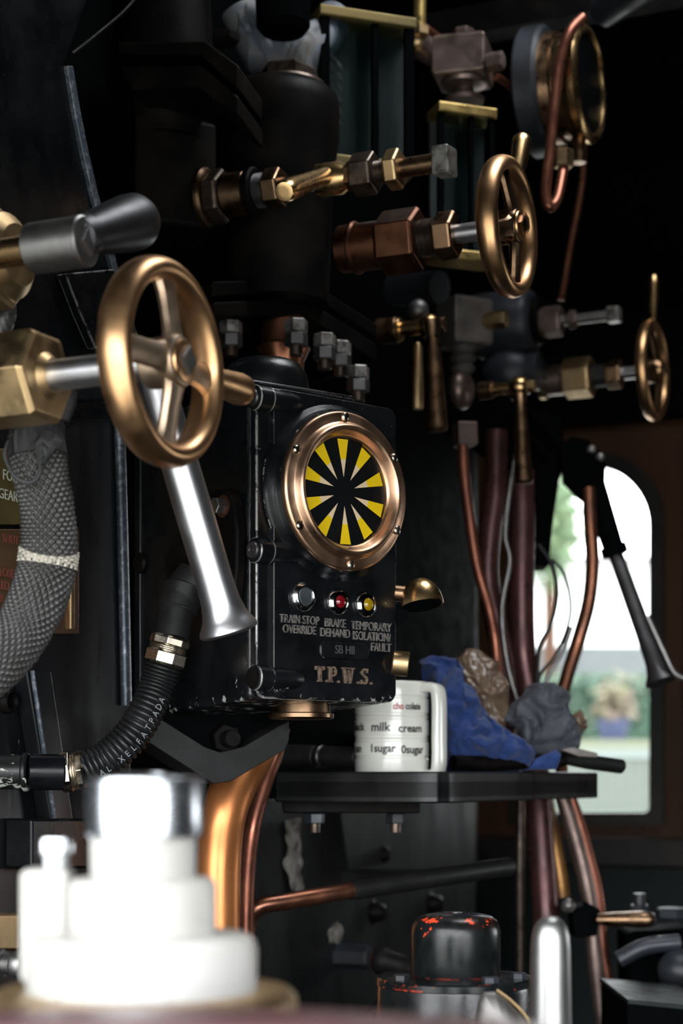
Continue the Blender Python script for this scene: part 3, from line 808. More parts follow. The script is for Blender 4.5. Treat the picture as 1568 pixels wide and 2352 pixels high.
# dial boss and bezel
bc = fc(792, 1129, .012)
bz0 = C00 + U * su(bc) + ZV * bc.z
MB().lathe(bz0, N, [(-.004, .080), (.001, .078), (.004, .074), (.007, .0725), (.010, .071)], 72).build('dial_boss', m_casep, tp)
RB = .0705
bz = MB(); bz.lathe(bz0 + N * .009, N, [(0, RB - .001), (.0015, RB), (.005, RB), (.0065, RB - .001), (.007, RB - .003), (.0075, .0615), (.0085, .0600), (.0125, .0585), (.0140, .0570), (.0145, .0555), (.0140, .0540), (.0115, .0520), (.0070, .0500), (.0050, .0490), (.0045, .0480), (.001, .0478)], 96)
bzo = bz.build('bezel', M('polished_gunmetal_ring', (.64, .40, .26), 1, .33, (.44, .27, .17), scale=38, lo=.42, hi=.68, rvar=.07, bump=.03, bscale=260), tp, sharp=50)
for k in range(6):
    a = math.radians(-3 + 60 * k)
    e = ZV * math.cos(a) + U * math.sin(a)
    c = bz0 + N * .0160 + e * .0652
    sc_ = MB(); sc_.lathe(c, N, [(0, .0042), (.0008, .0041), (.0019, .0031), (.0023, .0016), (.0023, 0)], 20)
    so = sc_.build('screw', m_nickel, bzo)
    MB().box(c + N * .0019, (ZV * .97 + U * .25).normalized(), N.cross((ZV * .97 + U * .25).normalized()), N, (-.0038, .0038), (-.0004, .0004), (0, .0005)).build('slot', m_iron, so)
# sunburst disc
R = .0482
ds = MB(); c = bz0 + N * .0105
ds.lathe(c, N, [(-.001, R), (0, R)], 72)
for k in range(10):
    a0 = math.radians(-2 + 36 * k)
    def pp(r, da, h): return c + N * h + (ZV * math.cos(a0 + da) + U * math.sin(a0 + da)) * (r * R)
    hw0 = lambda r: math.radians(7.6) * (r - .26) / .72 / r
    for (ra_, rb_, mi) in ((.26, .60, 2), (.60, .975, 1)):
        ds.cur = mi
        n_ = 5; vs = []
        for q in range(n_):
            r = ra_ + (rb_ - ra_) * q / (n_ - 1)
            vs += [pp(r, -hw0(r), .0003), pp(r, hw0(r), .0003)]
        ds.add(vs, [[2 * q, 2 * q + 1, 2 * q + 3, 2 * q + 2] for q in range(n_ - 1)])
ds.build('sunburst_dial', [m_dial, m_yellow, m_cream], tp)
MB().lathe(bz0 + N * .0132, N, [(0, .0488), (.0008, .0488)], 48).build('dial_glass', m_glass, bzo)
# push button and lamps
def lamp(px, py, r, name, lens_mat, button=False):
    q = fc(px, py, .0); c = C00 + U * su(q) + ZV * q.z
    mb = MB()
    mb.lathe(c, N, [(-.001, r * 1.08), (.0005, r * 1.06), (.0012, r)], 40)
    rg = mb.build(name, m_black, tp)
    mb = MB()
    mb.lathe(c + N * .0005, N, [(0, r), (.002, r), (.0035, r * .93), (.0055, r * (.74 if button else .62)), (.0055, r * (.66 if button else .52)), (.004, r * .5), (.003, 0)], 48)
    mb.build('chrome_ring', m_chromed if button else m_chrome, rg)
    mb = MB()
    if button: mb.lathe(c + N * .0045, N, [(0, r * .60), (.0008, r * .60), (.001, r * .52), (.0007, r * .50), (.0006, 0)], 40)
    else: mb.lathe(c + N * .004, N, [(0, r * .5)] + [(.0008 + r * .34 * math.sin(k * PI / 14), r * .5 * math.cos(k * PI / 14)) for k in range(8)], 32)
    mb.build('button_face' if button else 'lens', lens_mat, rg)
lamp(694, 1371, .0134, 'push_button', m_btn, True)
lamp(773, 1383, .0118, 'warning_lamp', m_red)
lamp(837, 1389, .0118, 'warning_lamp', m_amber)
# lettering
def face_text(txt, px, py, hpx, mat, sx=.78, depth=.0007, off=.0004, bold=0.0, name='lettering'):
    q = fc(px, py, 0); c = C00 + U * su(q) + ZV * q.z + N * off
    k = q.y / F
    vs, fs = mesh_text(txt, hpx * 1.40 * k, frame4(c, U, ZV), depth, sx, bold)
    return MB().add(vs, fs).build(name, mat, tp)
face_text('TRAIN STOP', 687, 1424, 20, m_letter, .74)
face_text('OVERRIDE', 687, 1447, 20, m_letter, .76)
face_text('BRAKE', 769, 1432, 20, m_letter, .76)
face_text('DEMAND', 769, 1455, 20, m_letter, .76)
face_text('TEMPORARY', 852, 1440, 20, m_letter, .76)
face_text('ISOLATION/', 853, 1463, 20, m_letter, .76)
face_text('FAULT', 874, 1488, 20, m_letter, .76)
q0_, q1_ = fc(732, 1492, 0), fc(844, 1495, 0)
zc = q0_.z
npz = MB(); npz.extr([C00 + U * s_ + ZV * z_ for s_, z_ in rrect(su(q0_), su(q1_), zc - .0075, zc + .0075, .0055)], N * .0028)
npz.build('number_tablet', m_casep, tp, bevel=.0014)
face_text('SB HII', 787, 1494, 20, m_letterd, .85, .0004, .003)
# big serif letters, built from strokes
def serif(mb, kind, o, h, u, z):
    D = N * .0018
    def bar(x0, y0, x1, y1, w):
        a, b_ = V((x0, y0)), V((x1, y1)); d = (b_ - a).normalized(); p = V((-d.y, d.x)) * w / 2
        mb.extr([o + u * (q.x * h) + z * (q.y * h) for q in (a - p, b_ - p, b_ + p, a + p)], D)
    def arc(cx, cy, rx, ry, a0, a1, w, n=12):
        for k in range(n):
            A0, A1 = [math.radians(a0 + (a1 - a0) * t / n) for t in (k, k + 1)]
            ps = [(cx + (rx + s * w / 2) * math.cos(t), cy + (ry + s * w / 2) * math.sin(t)) for t, s in ((A0, -1), (A1, -1), (A1, 1), (A0, 1))]
            mb.extr([o + u * (x * h) + z * (y * h) for x, y in ps], D)
    if kind == 'T':
        bar(0, 0, 0, 1, .2); bar(-.17, .04, .17, .04, .08); bar(-.36, .94, .36, .94, .12); bar(-.33, .76, -.33, 1, .07); bar(.33, .76, .33, 1, .07)
    if kind == 'P':
        bar(-.14, 0, -.14, 1, .2); bar(-.34, .04, .06, .04, .08); bar(-.34, .96, .1, .96, .08); bar(-.1, .45, .1, .45, .09); arc(.08, .705, .2, .255, -90, 90, .14)
    if kind == 'W':
        bar(-.36, 1, -.2, 0, .16); bar(-.2, 0, 0, .8, .09); bar(-.02, .85, .17, 0, .16); bar(.17, 0, .38, 1, .09)
        bar(-.52, .96, -.22, .96, .08); bar(.25, .96, .52, .96, .08); bar(-.14, .96, .1, .96, .08)
    if kind == 'S':
        arc(0, .735, .2, .21, 20, 270, .14); arc(0, .265, .2, .21, -160, 90, .14); bar(.24, .72, .24, 1, .06); bar(-.24, 0, -.24, .28, .06)
    if kind == '.':
        arc(0, .07, .045, .045, 0, 360, .09, 10)
for ch, px in (('T', 734), ('.', 749), ('P', 762), ('.', 776), ('W', 799), ('.', 821), ('S', 836), ('.', 851)):
    py = 1566 + (px - 734) * .055
    q = fc(px, py, 0); mb = MB()
    serif(mb, ch, C00 + U * su(q) + ZV * q.z - N * .0003, 36 * q.y / F, U, ZV)
    if ch != '.': mb.build('letter', m_letterc, tp)
    else: mb.build('full_stop', m_letterc, tp)
# reset dome, plug and bell foot on the right side
dc = P(970, 1391, 1.60)
rd = MB(); pr = [(.0, .0186), (.0, .0198)] + [(.0262 * math.sin(k * PI / 24), .0198 * math.cos(k * PI / 24)) for k in range(1, 13)]
da_ = V((-.14, .20, 1)).normalized()
rd.lathe(dc, da_, [(.001, .0184)] + pr[1:], 48)
rdo = rd.build('reset_dome', m_brass, tp)
MB().lathe(dc, da_, [(-.0003, .0178), (.0012, .0178)], 40).build('dome_hollow_shade', m_dark, rdo)  # black disc stands for the shade inside the hollow dome
MB().cyl(P(905, 1362, 1.605), P(945, 1366, 1.605), .0075).build('dome_stem', m_dbrass, rdo)
MB().extr([P(x, y, 1.603) for x, y in [(905, 1385), (930, 1392), (938, 1420), (918, 1440), (905, 1440)]], V((0, .006, 0))).build('dome_bracket', m_dark, rdo)
MB().cyl(P(900, 1522, 1.6), P(938, 1526, 1.6), .0115).build('side_plug', m_nutbr, tp)
c = C00 + U * .088 + Wb * .055 + ZV * (ZB - .006)
MB().lathe(c, -ZV, [(-.008, .026), (.003, .027), (.004, .030), (.0075, .030), (.009, .028)], 48).build('bottom_cap', m_dbrass, tp)
# left side: cover flange, quadrant clamp, gland boss
MB().lathe(sd_(447, 1300, 0), -U, [(-.002, .036), (.004, .036), (.006, .034), (.007, .026), (.016, .024), (.018, .02), (.018, 0)], 48).build('gland_boss', m_iron, tp)
qd = MB()
qpts = [(489, 1150), (515, 1128), (545, 1126), (560, 1150), (569, 1220), (568, 1300), (560, 1380), (545, 1425), (530, 1420), (530, 1350), (531, 1290), (524, 1230), (508, 1190), (490, 1178)]
qd.extr([sd_(x, y, .0) for x, y in qpts], -U * .012)
qdo = qd.build('clamp_quadrant', m_iron, tp, bevel=.003)
q = sd_(512, 1163, .012)
MB().hexa(q, q - U * .010, .0075, 6, .4).build('bolt_head', m_gsteel, qdo)
MB().lathe(q - U * -.001, -U, [(0, .0098), (.002, .0098)], 24).build('washer', m_copdk, qdo)
bf = MB(); bf.extr([C00 + U * -.0025 + Wb * q_ + ZV * z_ for q_, z_ in [(.185, ZB - .02), (.195, ZB - .02), (.195, ZT), (.185, ZT)]], U * .02)
bf.build('back_flange', m_black, tp, bevel=.002)
q = sd_(320, 1293, .003)
MB().lathe(q + U * .004, -U, [(0, .010), (.004, .010), (.006, .008), (.006, .003), (.004, .0025), (.004, 0)], 24).build('flange_screw', m_iron, tp)

# support bracket under the box
sb = thing('support_bracket', 'matt black folded steel bracket beneath the warning box, with a big nut', 'bracket', P(500, 1790, 1.62))
bkm = MB()
outer = [(318, 1690), (490, 1800), (530, 1795), (655, 1722), (664, 1700), (664, 1655)]
innr = [(640, 1668), (560, 1715), (505, 1728), (470, 1715), (360, 1645)]
bkm.extr([P(x, y, 1.60 + (x - 500) * .0002) for x, y in outer + innr], V((-.02, .035, 0)))
bkm.build('flange', m_rubber, sb, bevel=.001)
wb = MB(); wb.extr([P(x, y, 1.63 + (x - 500) * .0002) for x, y in [(350, 1640), (490, 1738), (520, 1738), (660, 1660), (640, 1625), (380, 1630)]], V((-.01, .02, 0)))
wb.build('web', m_dark, sb)
q = P(505, 1698, 1.64); dv = (V((.35, -.93, 0))).normalized()
MB().lathe(q, dv, [(0, .019), (.003, .019), (.0035, .018)], 32).build('washer', m_iron, sb)
MB().hexa(q + dv * .003, q + dv * .024, .0145, 6, .2).build('nut', m_iron, sb)
MB().thread(q + dv * .02, q + dv * .042, .0078, .002).build('stud', m_iron, sb)

# conduit
cd = thing('flexible_conduit', 'black ribbed conduit with white print curling from the warning box to the left', 'conduit', P(250, 1760, 1.53))
e0 = [P(450, 1322, 1.555), P(418, 1368, 1.55), P(404, 1420, 1.545), P(396, 1470, 1.54)]
MB().tube(e0, .0165, 28, 10, rf=lambda u: .0175 if u < .55 else .0155).build('elbow', m_rubber, cd)
MB().cyl(P(425, 1345, 1.552), P(408, 1405, 1.548), .0185, .0175).build('elbow_sleeve', m_rubber, cd)
def gland(a, b_, r, par, nm):
    a, b_ = V(a), V(b_); d = (b_ - a); L = d.length; d.normalize()
    g = MB(); g.hexa(a, a + d * L * .36, r * .98, 8); g.build(nm, m_nickel, par, bevel=.0006)
    g = MB(); g.thread(a + d * L * .36, a + d * L * .55, r * .92, .0016); g.build(nm + '_thread', m_nickel, par)
    g = MB(); g.hexa(a + d * L * .5, b_, r * 1.06, 8, .3); g.build(nm + '_nut', m_nickel, par, bevel=.0006)
gland(P(393, 1462, 1.54), P(376, 1528, 1.54), .0182, cd, 'gland')
cpth = [P(378, 1520, 1.54), P(362, 1570, 1.54), P(340, 1625, 1.535), P(303, 1688, 1.53), P(250, 1738, 1.525), P(190, 1770, 1.52)]
NR = 27
MB().tube(cpth, .014, 40, 60, rf=lambda u: .0138 + .0025 * (abs(math.sin(u * NR * PI)) ** .55)).build('ribbed_hose', m_conduit, cd, sharp=60)
gland(P(196, 1768, 1.52), P(140, 1775, 1.52), .0178, cd, 'end_gland')
MB().cyl(P(150, 1774, 1.515), P(66, 1773, 1.51), .0158).build('pipe_end', m_black, cd)
MB().cyl(P(66, 1773, 1.51), P(52, 1773, 1.51), .0172).build('pipe_collar', m_ppipe, cd)
MB().cyl(P(54, 1773, 1.51), P(-330, 1772, 1.48), .0152).build('pipe', m_ppipe, cd, label='black pipe with flaking grey paint')
# print on the ribs
path = spline([V(p) for p in cpth], 60)
frs = frames(path)
txt = 'ADAPTAFLEX LA'
for k, ch in enumerate(txt):
    if ch == ' ': continue
    i = int(len(path) * (.34 + .60 * k / len(txt)))
    p, (t, e1, e2) = path[i], frs[i]
    side = t.cross(V((0, 1, 0))).normalized()
    outw = (V((0, -1, 0)) * .80 - side * .60 * (1 if side.x > 0 else -1) * -1).normalized()
    outw = (outw - t * outw.dot(t)).normalized()
    ex = -t; ey = outw.cross(ex)
    vs, fs = mesh_text(ch, .0088, frame4(p + outw * .0164, ex, ey), .0002, .8)
    MB().add(vs, fs).build('printed_letter', m_prints, cd)

# ================================================================== COPPER PIPES, LOWER LEFT
c1 = MB(); c1.tube([P(604, 1680, 1.74), P(572, 1742, 1.73), P(538, 1803, 1.72), P(513, 1872, 1.71), P(502, 1960, 1.71), P(499, 2080, 1.71), P(500, 2250, 1.71), P(502, 2500, 1.71)], .0225, 40, 12)
tag(c1.build('copper_pipe', m_copper), 'fat polished orange copper pipe sweeping down behind the white valve', 'pipe')
c2 = MB(); c2.tube([P(648, 1670, 1.79), P(628, 1740, 1.79), P(603, 1810, 1.78), P(579, 1900, 1.77), P(567, 2000, 1.77), P(563, 2130, 1.77), P(564, 2350, 1.77)], .0085, 24, 12)
tag(c2.build('copper_pipe', m_copred), 'thin red copper pipe hugging the right side of the fat orange one', 'pipe')
c3 = MB(); c3.tube([P(560, 2330, 1.80), P(566, 2180, 1.80), P(572, 2110, 1.80), P(598, 2082, 1.80), P(660, 2070, 1.81), P(800, 2046, 1.84), P(980, 2018, 1.9), P(1160, 1992, 2.0)], .0088, 24, 12)
c3o = tag(c3.build('copper_pipe', m_copdk), 'thin copper pipe crossing the backhead almost level, dark at its far end', 'pipe')
cs = MB(); cs.tube([P(805, 2045, 1.842), P(980, 2018, 1.9), P(1168, 1991, 2.003)], .0108, 24, 12)
cs.build('lagged_length', m_rubber, c3o, label='black wrapped length')

# ================================================================== TRAY AND WHAT LIES ON IT
def tr_pt(px, d, z): return V(((px - HX) * d / F, d, z))
tray = thing('shelf_tray', 'black steel tray with a curved raised lip carrying the mug and rags', 'tray', tr_pt(1000, 1.95, -.028))
plan = [(632, 1.86), (760, 1.83), (900, 1.80), (985, 1.785), (1020, 1.79), (1060, 1.82), (1200, 1.98), (1372, 2.20), (1300, 2.32), (1000, 2.14), (800, 2.02), (660, 1.98)]
def plan3(z, pl=plan): return [tr_pt(x, d, z) for x, d in pl]
sm = []
front = spline([V((x, d, 0)) for x, d in plan[:8]], 5)
full = [(v.x, v.y) for v in front] + plan[8:]
MB().extr(plan3(-.026, full), ZV * .022).build('tray_floor', m_tray, tray, bevel=.003)
lip = MB()
n = len(front)
cen = V((0, 2.0))
vs, fs = [], []
for v in front:
    a = tr_pt(v.x, v.y, 0); b_ = tr_pt(v.x, v.y + .012, 0)
    vs += [V((a.x, a.y, -.029)), V((a.x, a.y, .0035)), V((b_.x, b_.y, .0035)), V((b_.x, b_.y, -.029))]
for i in range(n - 1):
    for k in range(4): fs.append([4 * i + k, 4 * i + (k + 1) % 4, 4 * i + 4 + (k + 1) % 4, 4 * i + 4 + k])
fs += [[0, 1, 2, 3], [4 * n - 1, 4 * n - 2, 4 * n - 3, 4 * n - 4]]
lip.add(vs, fs).build('lip', m_tray, tray, bevel=.002, sharp=50)
ang = thing('shelf_bracket', 'dark angle iron bracket with two bolts under the black tray', 'bracket', P(800, 1885, 1.9))
MB().extr([P(x, y, 1.88) for x, y in [(645, 1826), (965, 1838), (965, 1868), (650, 1868)]], V((0, .03, 0))).build('angle', m_iron, ang, bevel=.002)
for px in (722, 908):
    q = P(px, 1868, 1.89)
    b_ = MB(); b_.hexa(q, q - ZV * .011, .011, 6, .3); bo_ = b_.build('bolt', m_ironb, ang)
    MB().cyl(q - ZV * .010, q - ZV * .021, .006).build('bolt_end', m_dnut, bo_)

# mug
mg = thing('mug', 'white ribbed mug printed with milk, cream and sugar choices, on the tray', 'mug', tr_pt(899, 1.90, -.004))
mc = tr_pt(899, 1.90, -.0035); k = 1.9 / F
RM = 85 * k
H = (1776 - 1556) * k
mb = MB()
zz = lambda py: (1776 - py) * k
prof = [(0, RM * .93), (.002, RM * .985), (zz(1740), RM)]
for gy in (1728, 1690, 1682, 1640, 1631, 1592):
    prof += [(zz(gy + 4), RM), (zz(gy + 2), RM * .975), (zz(gy - 2), RM * .975), (zz(gy - 4), RM)]
prof += [(H - .004, RM), (H - .001, RM * .985), (H, RM * .96), (H - .002, RM * .93), (.006, RM * .90), (.006, 0)]
mb.lathe(mc, ZV, prof, 72); mb.build('body', m_ceram, mg)
hx = V((.88, -.47, 0)).normalized()
hb = MB()
hp2 = [mc + hx * (RM * .93) + ZV * (H * .93), mc + hx * (RM * 1.22) + ZV * (H * .935), mc + hx * (RM * 1.40) + ZV * (H * .86), mc + hx * (RM * 1.42) + ZV * (H * .45), mc + hx * (RM * 1.40) + ZV * (H * .10), mc + hx * (RM * 1.2) + ZV * (H * .035), mc + hx * (RM * .95) + ZV * (H * .04)]
pth = spline([V(p) for p in hp2], 8); hf = frames(pth, V((0, 0, 1)))
vs, fs = [], []
side = hx.cross(ZV)
for i, p in enumerate(pth):
    t = hf[i][0]; nrm = side.cross(t)
    for a in range(12):
        th_ = 2 * PI * a / 12
        sx_ = math.copysign(abs(math.cos(th_)) ** .6, math.cos(th_)); sy_ = math.copysign(abs(math.sin(th_)) ** .6, math.sin(th_))
        vs.append(p + side * (.0125 * sx_) + nrm * (.0056 * sy_))
for i in range(len(pth) - 1):
    for a in range(12): fs.append([i * 12 + a, i * 12 + (a + 1) % 12, (i + 1) * 12 + (a + 1) % 12, (i + 1) * 12 + a])
fs += [list(range(12)), list(range((len(pth) - 1) * 12, len(pth) * 12))]
hb.add(vs, fs).build('handle', m_ceram, mg, sharp=60)
def mug_text(txt, px, py, hpx, mat, sx=.95):
    size = hpx * 1.4 * k
    ang0 = math.asin(max(-1, min(1, (px - 899) * k / RM)))
    vs, fs = mesh_text(txt, size, Matrix.Identity(4), .0001, sx, .0003)
    out = []
    for v in vs:
        th_ = ang0 + v.x / RM
        rad = RM + .0004 + v.z
        out.append(mc + V((math.sin(th_) * rad, -math.cos(th_) * rad, zz(py) + v.y)))
    MB().add(out, fs).build('print', mat, mg)
mug_text('cho', 912, 1614, 15, m_inkr, .80)
mug_text('colate', 946, 1614, 15, m_ink, .80)
mug_text('black', 822, 1660, 18, m_ink)
mug_text('milk', 871, 1661, 20, m_ink)
mug_text('cream', 941, 1664, 18, m_ink, 1.0)
mug_text('1sugar', 875, 1709, 18, m_ink, .92)
mug_text('0sugar', 946, 1712, 18, m_ink, .92)
mug_text('can', 822, 1709, 18, m_ink, .92)

def px_outline(pts, d): return [P(x, y, d) for x, y in pts]
rag = thing('blue_rag', 'crumpled bright blue cloth heaped beside the white mug', 'rag', P(1120, 1776, 1.98))
ol = [(1010, 1700), (985, 1610), (968, 1560), (972, 1525), (995, 1510), (1030, 1520), (1062, 1538), (1070, 1572), (1096, 1585), (1103, 1625), (1140, 1655), (1170, 1682), (1200, 1705), (1215, 1745), (1215, 1772), (1100, 1774), (1020, 1770)]
MB().inflate(px_outline(ol, 1.99), P(1070, 1690, 1.99), .055, .016, 26, 4, m=26, dens=12, amp2=.0032).build('cloth', m_rag, rag, sharp=70)
ol = [(1185, 1768), (1200, 1752), (1240, 1738), (1278, 1722), (1290, 1733), (1276, 1768)]
MB().inflate(px_outline(ol, 1.985), P(1240, 1756, 1.985), .006, .003, 60, 9).build('corner', m_rag, rag, sharp=70)
ol = [(1040, 1512), (1066, 1500), (1088, 1494), (1115, 1503), (1142, 1516), (1156, 1562), (1158, 1630), (1155, 1700), (1090, 1690), (1068, 1600)]
tag(MB().inflate(px_outline(ol, 2.10), P(1105, 1590, 2.10), .03, .012, 45, 11, m=18, dens=10).build('paper_bag', m_paper, sharp=70), 'crinkled brown wrapper standing behind the blue cloth', 'wrapper')
ol = [(1166, 1648), (1180, 1612), (1205, 1590), (1238, 1570), (1268, 1566), (1295, 1590), (1310, 1622), (1326, 1650), (1337, 1712), (1320, 1740), (1240, 1760), (1205, 1720)]
tag(MB().inflate(px_outline(ol, 2.10), P(1255, 1665, 2.10), .045, .016, 32, 14, m=22, dens=12, amp2=.0022).build('grey_rag', m_grag, sharp=70), 'crumpled grey cloth at the far end of the tray', 'rag')
ol = [(1312, 1650), (1332, 1634), (1350, 1650), (1345, 1672), (1328, 1690), (1318, 1680)]
tag(MB().inflate(px_outline(ol, 2.16), P(1332, 1662, 2.16), .012, .006, 60, 16).build('paper_scrap', m_paper), 'small brown paper scrap poking out behind the grey cloth', 'paper')
tl_ = thing('hand_tool', 'long black tool lying across the tray edge with its handle out over the window', 'tool', P(1250, 1775, 2.03))
MB().tube([P(1040, 1752, 1.93), P(1150, 1753, 1.96), P(1290, 1745, 2.03)], .0085, 20, 10).build('shank', m_iron, tl_)
MB().tube([P(1290, 1742, 2.03), P(1350, 1750, 2.05), P(1425, 1760, 2.08)], .0085, 20, 10, rf=lambda u: .0065 + .0025 * min(1, u * 2)).build('grip', m_rubber, tl_)
MB().extr([P(x, y, 2.01) for x, y in [(1285, 1722), (1315, 1716), (1372, 1730), (1372, 1740), (1330, 1738)]], V((0, .02, 0))).build('blade', m_gbrown, tl_, bevel=.001)
dt = thing('grease_gun', 'black tubular tool lying on the tray behind the mug base', 'tool', P(740, 1770, 1.93))
MB().cyl(P(655, 1736, 1.95), P(726, 1738, 1.93), .013).build('barrel', m_rubber, dt)
MB().lathe(P(726, 1738, 1.93), P(740, 1738, 1.925) - P(726, 1738, 1.93), [(0, .008), (.007, .0125), (.009, .013), (.0105, .012)], 24).build('collar', m_dsteel, dt)
MB().cyl(P(738, 1738, 1.927), P(822, 1740, 1.905), .012).build('tube', m_rubber, dt)
MB().extr([P(x, y, 1.95) for x, y in [(665, 1668), (820, 1682), (826, 1716), (665, 1715)]], V((0, .04, 0))).build('handle_bar', m_dark, dt, bevel=.004)

# ================================================================== FRONT: WHITE VALVE, LEDGE, BLACK VALVE, STEEL HANDLE
DWV = .82
k = DWV / F
wv = thing('white_valve', 'overexposed white painted valve with a chrome cap close to the camera', 'valve', P(328, 2310, DWV))
def lp_(cx, ys_rs): # lathe about a vertical axis given image rows and radii in px
    base = P(cx, HY, DWV)
    return base, [((HY - y) * k, r * k) for y, r in ys_rs]
for nm, cx, pr, mt in (
    ('base_flange', 332, [(2345, 345), (2332, 352), (2290, 350), (2272, 335), (2272, 200)], m_nutbr),
    ('base_drum', 326, [(2300, 255), (2292, 263), (2180, 264), (2160, 258), (2146, 240), (2142, 150)], m_white),
    ('drum', 328, [(2150, 162), (2145, 169), (2034, 169), (2020, 162), (2016, 150), (2014, 110)], m_white),
    ('neck', 329, [(2025, 120), (1930, 121), (1915, 121)], m_white),
    ('chrome_cap', 332, [(1922, 122), (1920, 133), (1912, 134), (1798, 134), (1788, 130), (1783, 122), (1781, 60), (1777, 56), (1775, 50)], m_cap)):
    base, prof = lp_(cx, pr)
    MB().lathe(base, ZV, prof, 72).build(nm, mt, wv)
for cx in (318,):
    q = P(cx, 2010, DWV - .025)
    MB().lathe(q, V((0, -1, 0)), [(0, .003), (.001, .003), (.0015, .002)], 16).build('grub_screw', m_steel, wv)
sbk = MB(); sbk.box(P(106, HY, DWV + .01), V((1, 0, 0)), V((0, 1, 0)), ZV, (-53 * k, 60 * k), (-.012, .014), ((HY - 2262) * k, (HY - 1996) * k))
sbk.build('side_block', m_white, wv, bevel=.004)
sbt = MB(); sbt.lathe(P(128, HY, DWV + .01), ZV, [((HY - 2000) * k, 34 * k), ((HY - 1968) * k, 36 * k), ((HY - 1962) * k, 42 * k), ((HY - 1938) * k, 43 * k), ((HY - 1928) * k, 40 * k), ((HY - 1926) * k, 20 * k)], 40)
sbt.build('side_knob', m_chromed, wv)
pd = MB(); pd.lathe(P(300, HY, DWV + .01), ZV, [(-1.55, .10), (-.9, .085), ((HY - 2350) * k, .08), ((HY - 2340) * k, .07)], 40)
tag(pd.build('valve_pedestal', m_black), 'black pedestal that carries the white valve, cut off by the bottom of the view', 'pedestal')
ld = MB()
DL = .62; kl = DL / F
a, b_ = P(-200, 2316, DL), P(1290, 2352, DL)
ld.extr([a, P(300, 2306, DL), P(700, 2312, DL), P(1050, 2332, DL), b_, b_ - ZV * .05, a - ZV * .06], V((0, -.05, 0)))
tag(ld.build('door_ledge', m_ledge, bevel=.006), 'blurred dark red painted ledge along the very bottom of the view', 'ledge')
# black dome valve
DB = 1.42; kb = DB / F
bvv = thing('dome_valve', 'black enamelled valve with a domed lid and red paint showing through chips', 'valve', P(1045, 2600, DB))
def rows(rs): return [((HY - y) * kb, r * kb) for y, r in rs]
base = P(1043, HY, DB)
MB().lathe(base, ZV, rows([(2700, 178), (2268, 178), (2256, 174)]), 64).build('body', m_bvalve, bvv)
MB().lathe(base, ZV, rows([(2262, 176), (2260, 180), (2246, 180), (2242, 177), (2240, 120)]), 72).build('lid_flange', m_bvalve, bvv)
MB().lathe(P(1046, HY, DB), ZV, rows([(2245, 100), (2240, 103), (2145, 103), (2128, 101), (2114, 95), (2104, 82), (2099, 62), (2096, 40), (2096, 14), (2098, 12)]), 72).build('dome', m_bdome, bvv)
MB().lathe(P(1048, HY, DB), ZV, rows([(2100, 14), (2095, 13), (2094, 8)]), 20).build('dome_plug', m_nut, bvv)
for a in (math.radians(215), math.radians(-20 + 0), math.radians(90), math.radians(-62)):
    c = base + V((math.cos(a), math.sin(a), 0)) * (152 * kb) + ZV * ((HY - 2243) * kb)
    MB().hexa(c, c + ZV * (15 * kb), 19 * kb, 6, .3).build('bolt', m_ironb, bvv)
bl = MB(); q0b, q1b = P(960, 2226, DB + .07), P(880, 2205, DB + .07)
lv_ = MB(); lv_.tube([P(985, 2235, DB + .03), P(930, 2220, DB + .045), P(884, 2208, DB + .05)], (.010, .0130), 28, 10)
lv_.ball(P(884, 2208, DB + .05), .0130, ZV)
tag(lv_.build('lever_grip', m_iron), 'dark grey rounded lever grip sticking out behind the black dome valve', 'lever')
lf = thing('valve_lever', 'grey oval lever blade slanting across the front of the black dome valve', 'lever', P(1160, 2500, 1.25))
MB().inflate([P(x, y, 1.25) for x, y in [(1098, 2300), (1108, 2278), (1135, 2277), (1162, 2295), (1195, 2330), (1230, 2390), (1260, 2470), (1180, 2470), (1085, 2400), (1090, 2340)]], P(1160, 2370, 1.25), .012, 0, 10, 1, m=12, dens=6).build('blade', m_blade, lf, sharp=70)
MB().tube([P(x, y, 1.25) for x, y in [(1140, 2274), (1170, 2296), (1205, 2332), (1240, 2392), (1268, 2470)]], .0014, 8, 8).build('edge', m_nutbr, lf)
DH = 1.14; kh = DH / F
sh = MB(); sh.lathe(P(1264, HY, DH), ZV, [((HY - y) * kh, r * kh) for y, r in [(2700, 50), (2352, 48), (2180, 45), (2150, 43), (2128, 37), (2114, 28), (2107, 16), (2105, 0)]], 48)
tag(sh.build('brake_handle', m_handle), 'upright rounded steel handle beside the black dome valve', 'handle')
wb_ = MB(); wb_.torus(P(975, 2405, 1.55), V((.2, -.9, .4)), .055, .006, .006, 48, 12)
tag(wb_.build('pipe_bend', m_black), 'black ring partly hidden low behind the black dome valve', 'ring')

# ================================================================== UPPER VALVE CLUSTERS
ut = thing('upper_cock', 'upper row of bronze nuts with a stubby brass lever handle', 'valve cock', P(750, 470, 1.8))
r1 = P(900, 390, 1.74)
train(ut, r1, [
    ('flange_disc', 'c', 470, 486, 72, m_dbrass), ('hex_collar', 'h', 484, 520, 66, m_dnut, None, .2), ('barrel', 'c', 520, 572, 52, m_dbrass, 50),
    ('end_ring', 'c', 572, 592, 56, m_iron), ('thread', 't', 590, 622, 40, m_dsteel), ('lock_nut', 'h', 612, 650, 48, m_dbrass, None, .4), ('spindle', 'c', 648, 740, 22, m_dbrass),
    ('gland_hex', 'h', 812, 864, 50, m_dnut, None, .25), ('gland_thread', 't', 862, 892, 26, m_dnut), ('gold_nut', 'h', 890, 922, 47, m_nutbr, None, .35),
    ('stem', 'c', 920, 1006, 22, m_dbrass), ('square_end', 's', 1000, 1040, 44, m_nut, None, .12)])
hubc = r1 + BV * ax(r1, BV, 755)
MB().lathe(hubc - BV * .014, BV, [(0, .012), (.003, .0165), (.028, .0165), (.033, .013), (.04, .012)], 32).build('lever_hub', m_brass, ut)
